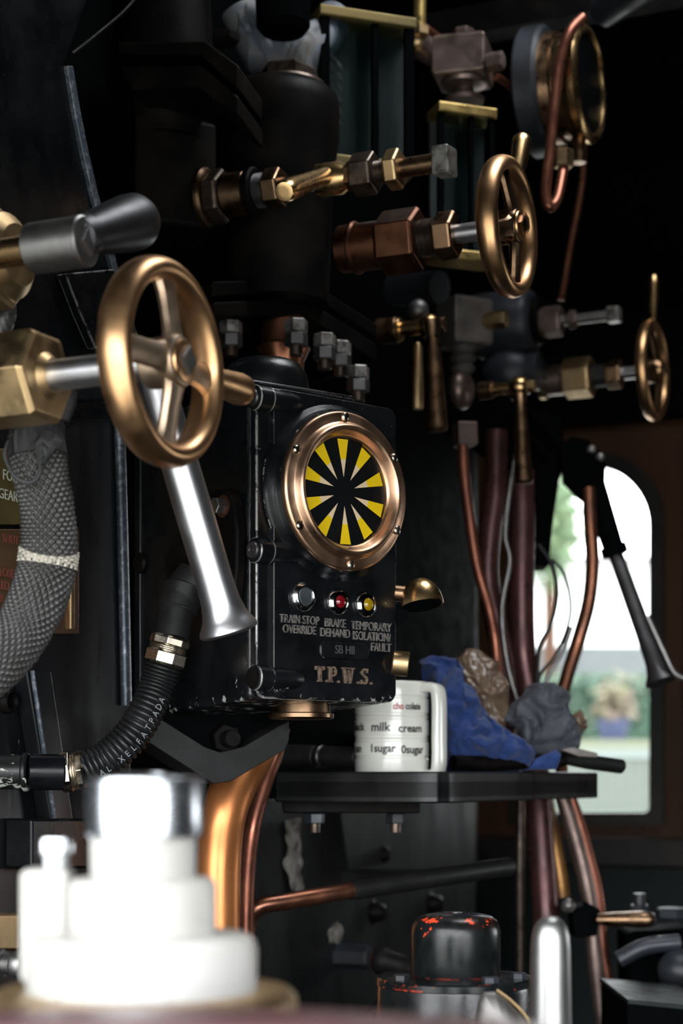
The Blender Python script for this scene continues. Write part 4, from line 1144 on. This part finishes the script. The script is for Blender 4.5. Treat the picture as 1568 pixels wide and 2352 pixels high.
MB().hexa(hubc + BV * .02, hubc + BV * .036, .0145, 6, .2).build('hub_cap', m_dbrass, ut)
l0, l1 = hubc + V((-.003, -.012, .0)), P(652, 440, 1.63)
la = l1 - l0; ll = la.length
MB().lathe(l0, la, [(0, .0085), (ll * .5, .0095), (ll * .9, .0108), (ll * .97, .0104), (ll, .0085), (ll * 1.005, .004), (ll * 1.0, 0)], 32).build('lever_handle', m_brass, ut)
# steam valve with second wheel
sv = thing('handwheel', 'dark bronze handwheel standing edge-on at the end of the copper coloured steam valve', 'handwheel', P(1165, 690, 1.76), 'bronze valve handwheels')
W2 = P(1178, 520, 1.72)
train(sv, W2, [('copper_barrel', 'c', 782, 882, 56, m_oldcop), ('barrel_ring', 'c', 812, 824, 62, m_oldcop), ('large_hex', 'h', 878, 968, 76, m_oldcop, None, .18), ('thread', 't', 966, 1008, 44, m_dnut), ('lock_nut', 'h', 1004, 1050, 56, m_dbrass, None, .3), ('spindle', 'c', 1048, 1150, 22, m_steel)])
handwheel(sv, W2 - BV * .006, .0605, .0082, .0112, .013, (m_bronze, m_dbrass, m_dbrass, m_brass), -.42, .05, .0100, .35)
# bodies behind
vb = thing('steam_manifold', 'black cast steam manifold with square flanges at the upper left, behind the upper cock', 'valve body', P(520, 640, 1.90))
def fl(mb, pts, d0, slope, off):
    mb.extr([P(x, y, d0 + (x - 500) * slope) for x, y in pts], off)
f1 = MB(); fl(f1, [(268, 95), (470, 92), (548, 150), (546, 205), (462, 128), (270, 122)], 1.71, -.0002, V((.02, .09, 0))); f1.build('upper_flange', m_iron, vb, bevel=.003)
f1 = MB(); fl(f1, [(272, 150), (462, 148), (548, 222), (548, 268), (455, 200), (300, 205)], 1.71, -.0002, V((.02, .09, 0))); f1.build('lower_flange', m_iron, vb, bevel=.003)
f1 = MB(); f1.lathe(P(380, HY, 1.84), ZV, [((HY - y) * 1.84 / F, r * 1.84 / F) for y, r in [(330, 95), (210, 98), (190, 110), (120, 110), (-50, 100)]], 40); f1.build('neck', m_iron, vb)
f1 = MB(); f1.hexa(P(378, 545, 1.85), P(378, 300, 1.85), .062, 4, PI / 4 + .38, .06); f1.build('chest', m_iron, vb, bevel=.004)
f1 = MB(); f1.hexa(P(452, 58, 1.86), P(452, 28, 1.86), .0145, 6, .1); b0 = f1.build('stud_nut', m_gbrown, vb)
f1 = MB(); f1.cyl(P(452, 28, 1.86), P(452, 10, 1.86), .0085); f1.build('stud_end', m_iron, b0)
f1 = MB(); f1.hexa(P(515, 100, 1.90), P(515, 78, 1.90), .017, 6, .4); b0 = f1.build('stud_nut', m_iron, vb)
f1 = MB(); f1.lathe(P(640, HY, 1.90), ZV, [((HY - y) * 1.90 / F, r * 1.90 / F) for y, r in [(700, 115), (420, 125), (330, 138), (260, 140), (232, 136), (212, 118), (203, 90), (200, 0)]], 56); b0 = f1.build('dome', m_iron, vb)
f1 = MB(); f1.lathe(P(655, HY, 1.90), ZV, [((HY - y) * 1.90 / F, r * 1.90 / F) for y, r in [(206, 95), (198, 92), (192, 70)]], 40); f1.build('dome_ring', m_dnut, b0)
f1 = MB(); f1.hexa(P(660, 200, 1.90), P(660, 158, 1.90), .031, 6, .3); f1.build('dome_plug', m_dnut, b0)
# lower twin flange with studs
lf_ = thing('flange_joint', 'pair of black bolted flange plates above the warning box', 'flange joint', P(680, 830, 1.9))
off = V((-.07, .10, 0))
f1 = MB(); fl(f1, [(488, 645), (690, 638), (705, 640), (868, 745), (868, 778), (700, 672), (488, 680)], 1.83, .0004, off); f1.build('upper_plate', m_iron, lf_, bevel=.003)
f1 = MB(); fl(f1, [(490, 692), (700, 684), (866, 790), (866, 832), (770, 770), (700, 725), (492, 728)], 1.83, .0004, off); f1.build('lower_plate', m_iron, lf_, bevel=.003)
for (x, y, d) in ((530, 738, 1.86), (680, 735, 1.84), (745, 768, 1.86), (781, 786, 1.90), (822, 842, 1.88)):
    q = P(x, y, d)
    f1 = MB(); f1.hexa(q, q - ZV * .014, .0125, 6, .25); b0 = f1.build('nut', m_nut, lf_)
    f1 = MB(); f1.hexa(q - ZV * .0145, q - ZV * .028, .0125, 6, .4); f1.build('lock_nut', m_dsteel, b0)
    f1 = MB(); f1.cyl(q - ZV * .02, q - ZV * .038, .007); f1.build('stud_end', m_dnut, b0)
f1 = MB(); f1.lathe(P(650, HY, 1.92), ZV, [((HY - y) * 1.92 / F, r * 1.92 / F) for y, r in [(1000, 46), (830, 48), (800, 62), (792, 50), (720, 48)]], 40); f1.build('copper_neck', m_copdk, lf_)
tg = MB(); tg.tube([P(548, 25, 1.98), P(575, 80, 1.98), P(600, 130, 1.98), P(660, 140, 1.99), P(730, 100, 2.0), P(770, 40, 2.02)], .022, 24, 8)
tg.inflate([P(x, y, 1.97) for x, y in [(540, 40), (562, 12), (580, 50), (600, 100), (620, 160), (570, 160), (545, 110)]], P(575, 100, 1.97), .02, .008, 30, 6)
tg.inflate([P(x, y, 1.99) for x, y in [(610, 90), (660, 75), (720, 40), (735, 90), (725, 180), (640, 185)]], P(680, 130, 1.99), .03, .01, 30, 7)
tag(tg.build('lagged_elbow', m_grey), 'pale grey lagged pipe elbow at the top, behind the dark dome', 'pipe')
tpp = MB(); tpp.lathe(P(650, HY, 1.93), ZV, [((HY - y) * 1.93 / F, r * 1.93 / F) for y, r in [(75, 50), (60, 62), (-60, 66)]], 32)
tag(tpp.build('upper_pipe', m_dark), 'dark vertical pipe entering the top edge above the lagged elbow', 'pipe')

def gauge_glass(label, L, R_, T, B, d, capmat, bar_top=True):
    g = thing('gauge_glass', label, 'gauge glass', P((L + R_) / 2, B, d))
    k = d / F; w = (R_ - L) * k
    o = P(L, HY, d); zt, zb = (HY - T) * k, (HY - B) * k
    ex = (V((1, .35, 0))).normalized(); ey = ZV.cross(ex)
    w = w / ex.x * .98
    for (x0, x1) in ((0, w * .10), (w * .55, w * .62), (w * .9, w)):
        MB().box(o, ex, ey, ZV, (x0, x1), (-.002, .006), (zb, zt)).build('frame_post', m_dark, g, bevel=.001)
    MB().box(o, ex, ey, ZV, (w * .05, w * .95), (.001, .003), (zb, zt)).build('pane', m_gauge, g)
    MB().box(o, ex, ey, ZV, (w * .02, w * .98), (.028, .032), (zb, zt)).build('back_plate', m_gback, g)
    MB().cyl(o + ex * (w * .5) + ey * .016 + ZV * zb, o + ex * (w * .5) + ey * .016 + ZV * zt, .007).build('water_tube', m_gauge, g)
    MB().box(o, ex, ey, ZV, (-w * .02, w * 1.02), (-.006, .034), (zt - .004, zt + .008)).build('top_bar', capmat, g, bevel=.002)
    MB().box(o, ex, ey, ZV, (-w * .02, w * 1.02), (-.006, .034), (zb - .008, zb + .004)).build('bottom_bar', capmat, g, bevel=.002)
    return g
g1 = gauge_glass('tall gauge glass protector with an olive brass top, left of the small one', 735, 958, 28, 360, 1.98, m_olive)
MB().extr([P(x, y, 1.985) for x, y in [(738, 60), (755, 60), (757, 330), (742, 330)]], V((0, .01, 0))).build('side_strip', m_goldpt, g1, bevel=.001)
for k_ in range(6):
    MB().extr([P(x, y, 1.99) for x, y in [(752, 110 + 26 * k_), (785, 150 + 26 * k_), (785, 160 + 26 * k_), (752, 120 + 26 * k_)]], V((0, .004, 0))).build('stripe', m_gbrown, g1)
g2 = gauge_glass('small gauge glass with gold top and bottom bars behind the dark bronze handwheel', 1006, 1142, 250, 578, 2.06, m_goldpt)
fh = thing('gauge_cock_body', 'grey square cock body with bright nuts above the small gauge glass', 'cock', P(1065, 235, 2.1))
MB().hexa(P(1062, 190, 2.1), P(1062, 98, 2.1), .046, 4, PI / 4 - .25, .05).build('block', m_pink, fh, bevel=.003)
MB().hexa(P(1064, 100, 2.1), P(1064, 68, 2.1), .0135, 6, .2).build('top_nut', m_pink, fh, bevel=.001)
MB().lathe(P(1066, HY, 2.1), ZV, [((HY - y) * 2.1 / F, r * 2.1 / F) for y, r in [(238, 44), (228, 46), (222, 24), (205, 22), (198, 50), (188, 54)]], 32).build('foot', m_pink, fh)
rf_ = P(1100, 148, 2.07)
train(fh, rf_, [('side_nut', 'h', 1118, 1156, 22, m_pink, None, .2)])
MB().cyl(P(1000, 128, 2.1), P(955, 98, 2.08), .014, .016).build('elbow', m_pink, fh)
MB().ball(P(955, 96, 2.08), .0155).build('elbow_knuckle', m_nutbr, fh)
bt_ = thing('brass_tube', 'upright yellow brass tube entering the top edge beside the gauge cock', 'tube', P(962, 85, 2.07))
MB().cyl(P(963, 72, 2.07), P(964, -60, 2.07), .0075).build('tube', m_goldpt, bt_)
MB().hexa(P(962, 84, 2.07), P(962, 62, 2.07), .0125, 6).build('union', m_nutbr, bt_)
for (pts, r, lab, mt) in (
    ([(965, 55, 2.1), (1000, 82, 2.12), (1045, 112, 2.15)], .0048, 'short red copper pipe slanting behind the top of the gauge cock', m_copred),
    ([(1140, 176, 2.12), (1180, 205, 2.14), (1220, 250, 2.16), (1240, 285, 2.18)], .005, 'short red copper pipe curving from the gauge cock toward the pressure gauge', m_copred),
    ([(1338, 40, 2.06), (1308, 75, 2.05), (1284, 150, 2.05), (1272, 250, 2.05), (1262, 350, 2.05), (1252, 440, 2.05), (1262, 475, 2.05), (1280, 455, 2.06), (1294, 385, 2.08)], .0062, 'pink copper siphon pipe looping down in front of the pressure gauge', m_copred),
    ([(1340, 330, 2.3), (1335, 430, 2.3), (1310, 560, 2.3), (1288, 690, 2.3)], .005, 'faint dark copper pipe descending below the pressure gauge', m_copdk)):
    mb = MB(); mb.tube([P(*p) for p in pts], r, 16, 10)
    tag(mb.build('copper_pipe', mt), lab, 'pipe')
# pressure gauge
pg = thing('pressure_gauge', 'brass pressure gauge seen from the side at the upper right', 'pressure gauge', P(1300, 325, 2.15))
gr = P(1365, 190, 2.12); k = 2.12 / F
gc = gr - BV * 0
def gx(px): return ax(gr, BV, px)
MB().lathe(gc, BV, [(gx(1215), 138 * k), (gx(1222), 146 * k), (gx(1262), 144 * k), (gx(1270), 136 * k)], 64).build('back_flange', m_ironb, pg)
MB().lathe(gc, BV, [(gx(1265), 126 * k), (gx(1292), 124 * k), (gx(1295), 116 * k), (gx(1318), 116 * k), (gx(1320), 128 * k), (gx(1338), 131 * k)], 64).build('case', m_dbrass, pg)
MB().lathe(gc, BV, [(gx(1336), 131 * k), (gx(1350), 132 * k), (gx(1357), 126 * k), (gx(1360), 116 * k), (gx(1356), 110 * k), (gx(1345), 108 * k)], 64).build('bezel', m_brass, pg)
MB().lathe(gc, BV, [(gx(1350), 112 * k), (gx(1352), 112 * k), (gx(1352), 0)], 48).build('dial', m_dial, pg)
MB().lathe(gc, BV, [(gx(1355), 112 * k), (gx(1356), 112 * k)], 48).build('glass', m_glass, pg)
MB().lathe(gc - ZV * (160 * k) - BV * .02, ZV, [(-.01, .009), (.02, .009)], 20).build('stem', m_dbrass, pg)
MB().hexa(P(1293, 385, 2.08), P(1294, 345, 2.08), .0125, 6, .2).build('union_nut', m_nutbr, pg)
lm = MB(); lm.cyl(P(1385, 25, 2.2), P(1500, -70, 2.1), .022, .03)
tag(lm.build('lamp_shade', m_ironb), 'dark grey tapered lamp shade in the top right corner', 'lamp')
pgp = MB(); pgp.box(q0, BV, TV, ZV, (-.55, 2.2), (-.9, -.86), (1.02, 1.06))
tag(pgp.build('roof_rib', m_iron), 'dark roof rib crossing just below the top edge', 'rib')

# ================================================================== MIDDLE-RIGHT VALVES
def cock(label, ref, hub_px, hpts, hr0, hr1, specs):
    c = thing('drain_cock', label, 'valve cock', P(*hpts[1]))
    train(c, ref, specs)
    k = ref.y / F
    hc = ref + BV * ax(ref, BV, hub_px)
    MB().ball(hc, .014, BV).build('plug_ball', m_brass, c)
    a, b_ = P(*hpts[0]), P(*hpts[1])
    L = (b_ - a).length
    MB().lathe(a, b_ - a, [(0, hr0), (L * .05, hr0 * .9), (L * .2, hr0 * .75), (L * .25, hr0 * .8), (L * .92, hr1), (L * .97, hr1 * 1.03), (L, hr1 * .8)], 28).build('handle', m_dbrass, c)
    return c
cA = cock('brass plug cock with a long tapered handle hanging down, right of the flange plates', P(960, 752, 2.04), 985, [(992, 735, 2.0), (1004, 992, 2.0)], .0105, .0125,
          [('body', 'c', 868, 915, 30, m_dbrass), ('neck', 'c', 905, 985, 17, m_brass), ('collar', 'c', 912, 922, 27, m_brass), ('end_nut', 'h', 998, 1022, 18, m_dbrass)])
MB().lathe(P(958, 940, 2.1), ZV, [(0, .007), (.004, .008), (.075, .006), (.08, .004)], 20).build('second_handle', m_nutbr, cA)
MB().ball(P(960, 712, 2.07), .013).build('top_ball', m_dsteel, cA)
cB = cock('smaller brass plug cock with a slim handle hanging above the arched window', P(1180, 890, 2.2), 1192, [(1194, 905, 2.17), (1202, 1112, 2.17)], .0095, .0115,
          [('body', 'c', 1100, 1132, 20, m_dbrass), ('neck', 'c', 1130, 1190, 14, m_brass), ('end_nut', 'h', 1206, 1228, 15, m_nutbr)])
ic = thing('injector_valve', 'blue-black valve body with brown square block, middle of the right side', 'valve body', P(1150, 950, 2.35))
MB().hexa(P(1066, 798, 2.28), P(1066, 692, 2.28), .040, 4, PI / 4 + .42, .05).build('square_block', m_gbrown, ic, bevel=.003)
r4 = P(1140, 735, 2.26)
train(ic, r4, [('plug', 'c', 1112, 1135, 20, m_nutbr), ('plug_nut', 'h', 1132, 1164, 22, m_nutbr)])
MB().lathe(P(1062, HY, 2.28), ZV, [((HY - y) * 2.28 / F, r * 2.28 / F) for y, r in [(860, 20), (846, 30), (836, 20), (824, 32), (812, 22), (795, 34)]], 32).build('stem', m_gbrown, ic)
MB().ball(P(1060, 895, 2.28), .026, BV, sq=.6).build('round_cap', m_pink, ic)
r5 = P(1250, 735, 2.42)
train(ic, r5, [('upper_body', 'd', 1085, 1232, 76, m_ironb), ('body_ring', 'c', 1228, 1246, 55, m_iron)])
r6 = P(1250, 850, 2.42)
train(ic, r6, [('lower_body', 'b', 1105, 1235, 62, m_ironb), ('lower_neck', 'c', 1200, 1242, 44, m_ironb)])
ub = thing('clack_spindle', 'short bright spindle with a pale square end above the far handwheel valve', 'spindle', P(1330, 780, 2.4))
train(ub, P(1330, 732, 2.40), [('collar', 'c', 1240, 1252, 34, m_pink), ('hex', 'h', 1250, 1292, 36, m_pink, None, .3), ('small_nut', 'h', 1306, 1324, 22, m_pink), ('stem', 'c', 1290, 1400, 12, m_gsteel), ('square_end', 's', 1396, 1424, 24, m_nut, None, .1)])
fw = thing('handwheel', 'smallest and farthest bronze handwheel, with its peg handle pointing straight up', 'handwheel', P(1500, 970, 2.4), 'bronze valve handwheels')
W3 = P(1508, 850, 2.40)
train(fw, W3, [('flange', 'c', 1238, 1256, 42, m_nutbr), ('barrel', 'c', 1254, 1298, 36, m_pink), ('large_nut', 'h', 1296, 1362, 48, m_nutbr, None, .3), ('thread', 't', 1360, 1396, 26, m_dsteel), ('lock_nut', 'h', 1394, 1430, 34, m_dbrass, None, .2), ('spindle', 'c', 1428, 1495, 15, m_steel)])
handwheel(fw, W3 - BV * .006, .062, .0068, .0085, .012, (m_bronze, m_dbrass, m_dbrass, m_brass), -.06, .068, .0078, .3)
bl_ = MB(); bl_.tube([P(905, 665, 2.25), P(1010, 660, 2.2)], .021, 24, 4)
tag(bl_.build('lubricator_pipe', m_ironb), 'short blue-grey pipe section behind the brass plug cock', 'pipe')
bars = thing('linkage', 'black slotted linkage bars sloping down toward the arched window', 'linkage', P(1260, 1040, 2.35))
for (a, b_) in (((1215, 955), (1282, 1025)), ((1200, 990), (1262, 1062))):
    MB().tube([P(*a, 2.36), P(*b_, 2.36)], .009, 4, 4).build('bar', m_dark, bars)
blk = MB(); blk.extr([P(x, y, 2.4) for x, y in [(1283, 1022), (1310, 1000), (1350, 1008), (1374, 1050), (1372, 1128), (1330, 1150), (1290, 1110)]], V((.02, .06, 0)))
blk.build('pivot_block', m_dark, bars, bevel=.004)
for (x, y) in ((1358, 1032), (1378, 1050)):
    MB().ball(P(x, y, 2.36), .006).build('stud', m_nut, bars)
fb_ = MB(); fb_.extr([P(x, y, 2.42) for x, y in [(1030, 935), (1130, 905), (1215, 930), (1290, 960), (1300, 1060), (1285, 1100), (1268, 1215), (1262, 1300), (1230, 1300), (1225, 1100), (1030, 980)]], V((0, .06, 0)))
tag(fb_.build('bracket_casting', m_dark, bevel=.004), 'black bracket casting under the valve body, against the left of the window', 'bracket')
bb_ = MB(); bb_.hexa(P(1068, 1025, 2.22), P(1066, 972, 2.22), .018, 4, PI / 4 + .3, .05)
tag(bb_.build('pipe_nut', m_pink, bevel=.001), 'pinkish square nut at the head of the thin copper pipe under the cocks', 'nut')

# right pipes
for (pts, r, lab, mt) in (
    ([(1062, 1020, 2.22), (1066, 1090, 2.22), (1078, 1190, 2.22), (1095, 1300, 2.22), (1125, 1410, 2.22), (1140, 1520, 2.22), (1148, 1790, 2.24)], .0072, 'thin copper pipe bending in from the left of the pipe bundle', m_copred),
    ([(1140, 990, 2.26), (1138, 1120, 2.26), (1124, 1230, 2.26), (1120, 1330, 2.26), (1140, 1440, 2.26), (1160, 1560, 2.27), (1165, 1790, 2.28)], .0145, 'thick brown pipe with a lavender sheen in the bundle behind the mug', m_maroon),
    ([(1196, 1080, 2.30), (1198, 1200, 2.30), (1196, 1350, 2.30), (1200, 1500, 2.30), (1218, 1620, 2.30), (1236, 1850, 2.28), (1255, 2130, 2.26), (1262, 2400, 2.26)], .0175, 'thickest dark pipe nearest the window in the bundle behind the mug', m_maroon),
    ([(1184, 1040, 2.24), (1168, 1140, 2.24), (1160, 1230, 2.24), (1170, 1290, 2.24), (1152, 1400, 2.24), (1164, 1520, 2.24), (1190, 1620, 2.24)], .0034, 'thin bright tube winding down between the two thick pipes', m_gsteel),
    ([(1352, 1120, 2.32), (1355, 1200, 2.32), (1360, 1290, 2.32), (1352, 1380, 2.32), (1328, 1470, 2.32), (1300, 1560, 2.33), (1282, 1640, 2.34), (1290, 1780, 2.36)], .0092, 'bent copper pipe standing in front of the arched window', m_copdk),
    ([(1300, 1800, 2.34), (1340, 1930, 2.34), (1372, 2060, 2.34), (1385, 2200, 2.34), (1420, 2400, 2.34)], .0085, 'right-hand copper pipe of the slanting pair below the tray end', m_copred),
    ([(1282, 1800, 2.30), (1322, 1930, 2.30), (1352, 2060, 2.30), (1366, 2200, 2.30), (1392, 2400, 2.30)], .0105, 'dull wider pipe of the slanting pair below the tray end', m_pink),
    ([(1244, 1800, 2.34), (1262, 1900, 2.34), (1282, 2000, 2.34), (1290, 2060, 2.34)], .0115, 'ochre pipe between the maroon pipe and the slanting pair', m_ochre),
    ([(1196, 1830, 2.32), (1194, 2000, 2.32), (1196, 2352, 2.34)], .0062, 'slim brown pipe rising behind the black dome valve', m_dnut),
    ([(1236, 1250, 2.28), (1268, 1300, 2.28), (1278, 1370, 2.28), (1262, 1440, 2.28), (1238, 1490, 2.28), (1232, 1580, 2.28)], .0028, 'black cable loop nearer the pipes against the window', m_rubber),
    ([(1268, 1285, 2.3), (1296, 1320, 2.3), (1310, 1390, 2.3), (1300, 1450, 2.3), (1272, 1510, 2.3), (1240, 1550, 2.3), (1236, 1600, 2.3)], .0022, 'outer thin black cable loop against the window', m_rubber),
    ([(1312, 1440, 2.29), (1290, 1500, 2.29), (1262, 1545, 2.29), (1242, 1600, 2.29)], .0030, 'short steel rod slanting behind the cable loops', m_gsteel)):
    mb = MB(); mb.tube([P(*p) for p in pts], r, 20, 12)
    cat = 'cable' if 'cable' in lab else ('rod' if ' rod ' in lab else 'pipe')
    tag(mb.build({'cable': 'cable', 'rod': 'steel_rod', 'pipe': 'copper_pipe' if 'copper' in lab else 'pipe'}[cat], mt), lab, cat)
hl = thing('hanging_lever', 'dark steel lever with a flared end slanting across the arched window', 'lever', P(1500, 1565, 2.3))
a, b_ = P(1360, 1110, 2.34), P(1412, 1270, 2.34)
MB().tube([a, b_], .015, 24, 6, rf=lambda u: .017 - .003 * u).build('socket', m_dark, hl)
MB().lathe(b_ - (b_ - a).normalized() * .01, b_ - a, [(0, .018), (.012, .018), (.014, .014)], 28).build('collar', m_dark, hl)
c = P(1520, 1566, 2.3)
la = c - b_; L = la.length
MB().lathe(b_, la, [(0, .010), (L * .6, .0115), (L * .85, .013), (L * .93, .0165), (L * .98, .022), (L, .023), (L * .99, .010), (L * .985, 0)], 36).build('shaft', m_dsteel, hl)
MB().tube([P(1486, 1415, 2.28), P(1525, 1500, 2.28), P(1548, 1545, 2.28), P(1575, 1560, 2.28)], .0045, 14, 8).build('trigger', m_gsteel, hl)

# right bottom
bhn = thing('bronze_lever', 'small level bronze lever handle on a black pivot block, lower right', 'lever', P(1400, 2150, 2.2))
MB().extr([P(x, y, 2.22) for x, y in [(1312, 2092), (1352, 2075), (1380, 2090), (1372, 2150), (1320, 2155)]], V((0, .05, 0))).build('pivot_block', m_dark, bhn, bevel=.003)
MB().lathe(P(1372, 2112, 2.2), P(1505, 2112, 2.18) - P(1372, 2112, 2.2), [(0, .007), (.02, .009), (.055, .0105), (.065, .010), (.071, .006), (.0725, 0)], 28).build('handle', m_dbrass, bhn)
MB().ball(P(1305, 2080, 2.2), .009).build('pivot_nut', m_nut, bhn)
inj = thing('injector', 'dark cluster of oily fittings low in the right corner', 'injector', P(1500, 2352, 2.3))
MB().extr([P(x, y, 2.3) for x, y in [(1440, 2140), (1600, 2130), (1600, 2400), (1450, 2400)]], V((0, .1, 0))).build('casing', m_dark, inj, bevel=.01)
MB().hexa(P(1468, 2125, 2.28), P(1468, 2098, 2.28), .024, 6).build('large_nut', m_ironb, inj)
MB().hexa(P(1468, 2100, 2.28), P(1468, 2078, 2.28), .013, 6).build('small_nut', m_ironb, inj)
MB().cyl(P(1468, 2082, 2.28), P(1468, 2052, 2.28), .008).build('spindle', m_ironb, inj)
MB().hexa(P(1545, 2110, 2.28), P(1545, 2085, 2.28), .022, 6).build('side_nut', m_ironb, inj)
MB().ball(P(1560, 2230, 2.24), .028).build('knob', m_ironb, inj)
MB().tube([P(1420, 2205, 2.25), P(1480, 2175, 2.25), P(1560, 2165, 2.25)], .011, 16, 6).build('hose', m_ironb, inj)
cb = thing('tool_box', 'black box with a rubbed green-grey edge at the bottom right corner', 'box', P(1520, 2400, 1.95))
MB().extr([P(x, y, 1.95) for x, y in [(1440, 2300), (1640, 2318), (1640, 2500), (1440, 2480)]], V((0, .2, 0))).build('body', m_dark, cb, bevel=.003)
MB().extr([P(x, y, 1.945) for x, y in [(1440, 2296), (1640, 2314), (1640, 2328), (1440, 2308)]], V((0, .21, 0))).build('lid_edge', m_green, cb, bevel=.002)

# ================================================================== LIGHT, CAMERA
w = bpy.data.worlds.new('overcast_sky'); SC.world = w; w.use_nodes = True
nt = w.node_tree; bg = nt.nodes['Background']
bg.inputs['Color'].default_value = (.95, .975, 1.0, 1)
bg.inputs['Strength'].default_value = 1.0
# daylight comes in by the near doorway and the far window: sample the sky through them
def portal(c, ex, sx, sy, nrm):
    l = bpy.data.lights.new('doorway_portal', 'AREA'); l.shape = 'RECTANGLE'; l.size = sx; l.size_y = sy
    l.cycles.is_portal = True
    o = bpy.data.objects.new('doorway_portal', l); COL.objects.link(o)
    ez = -nrm; ey = ZV; exx = ey.cross(ez)
    o.matrix_world = frame4(c, exx, ey)
portal(rp((D0 + D1) / 2, NT - .035, (DB_ + DT) / 2), BV, D1 - D0, DT - DB_, TV)
l = bpy.data.lights.new('vent_portal', 'AREA'); l.shape = 'RECTANGLE'; l.size = HB1 - HB0; l.size_y = prof[HK[-1] + 1][0] - prof[HK[0]][0]
l.cycles.is_portal = True
o = bpy.data.objects.new('vent_portal', l); COL.objects.link(o)
o.matrix_world = frame4(rp((HB0 + HB1) / 2, (prof[HK[-1] + 1][0] + prof[HK[0]][0]) / 2, max(q[1] for q in prof) + .03), BV, TV)
SC.view_settings.view_transform = 'Standard'; SC.view_settings.look = 'None'
SC.view_settings.gamma = 1.0; SC.view_settings.use_curve_mapping = False
SC.view_settings.exposure = 3.45
cam = bpy.data.cameras.new('camera'); co = bpy.data.objects.new('camera', cam); COL.objects.link(co)
co.rotation_euler = (PI / 2, 0, 0)
cam.sensor_fit = 'VERTICAL'; cam.sensor_height = 36; cam.sensor_width = 24
cam.lens = F / 2352 * 36
cam.shift_y = (HY - 1176) / 2352
cam.clip_start = .02; cam.clip_end = 200
cam.dof.use_dof = True; cam.dof.focus_distance = 1.53; cam.dof.aperture_fstop = 5.6
SC.camera = co
SC.cycles.use_denoising = True
SC.cycles.max_bounces = 8; SC.cycles.diffuse_bounces = 4; SC.cycles.glossy_bounces = 5; SC.cycles.transparent_max_bounces = 12
SC.cycles.caustics_reflective = False; SC.cycles.caustics_refractive = False
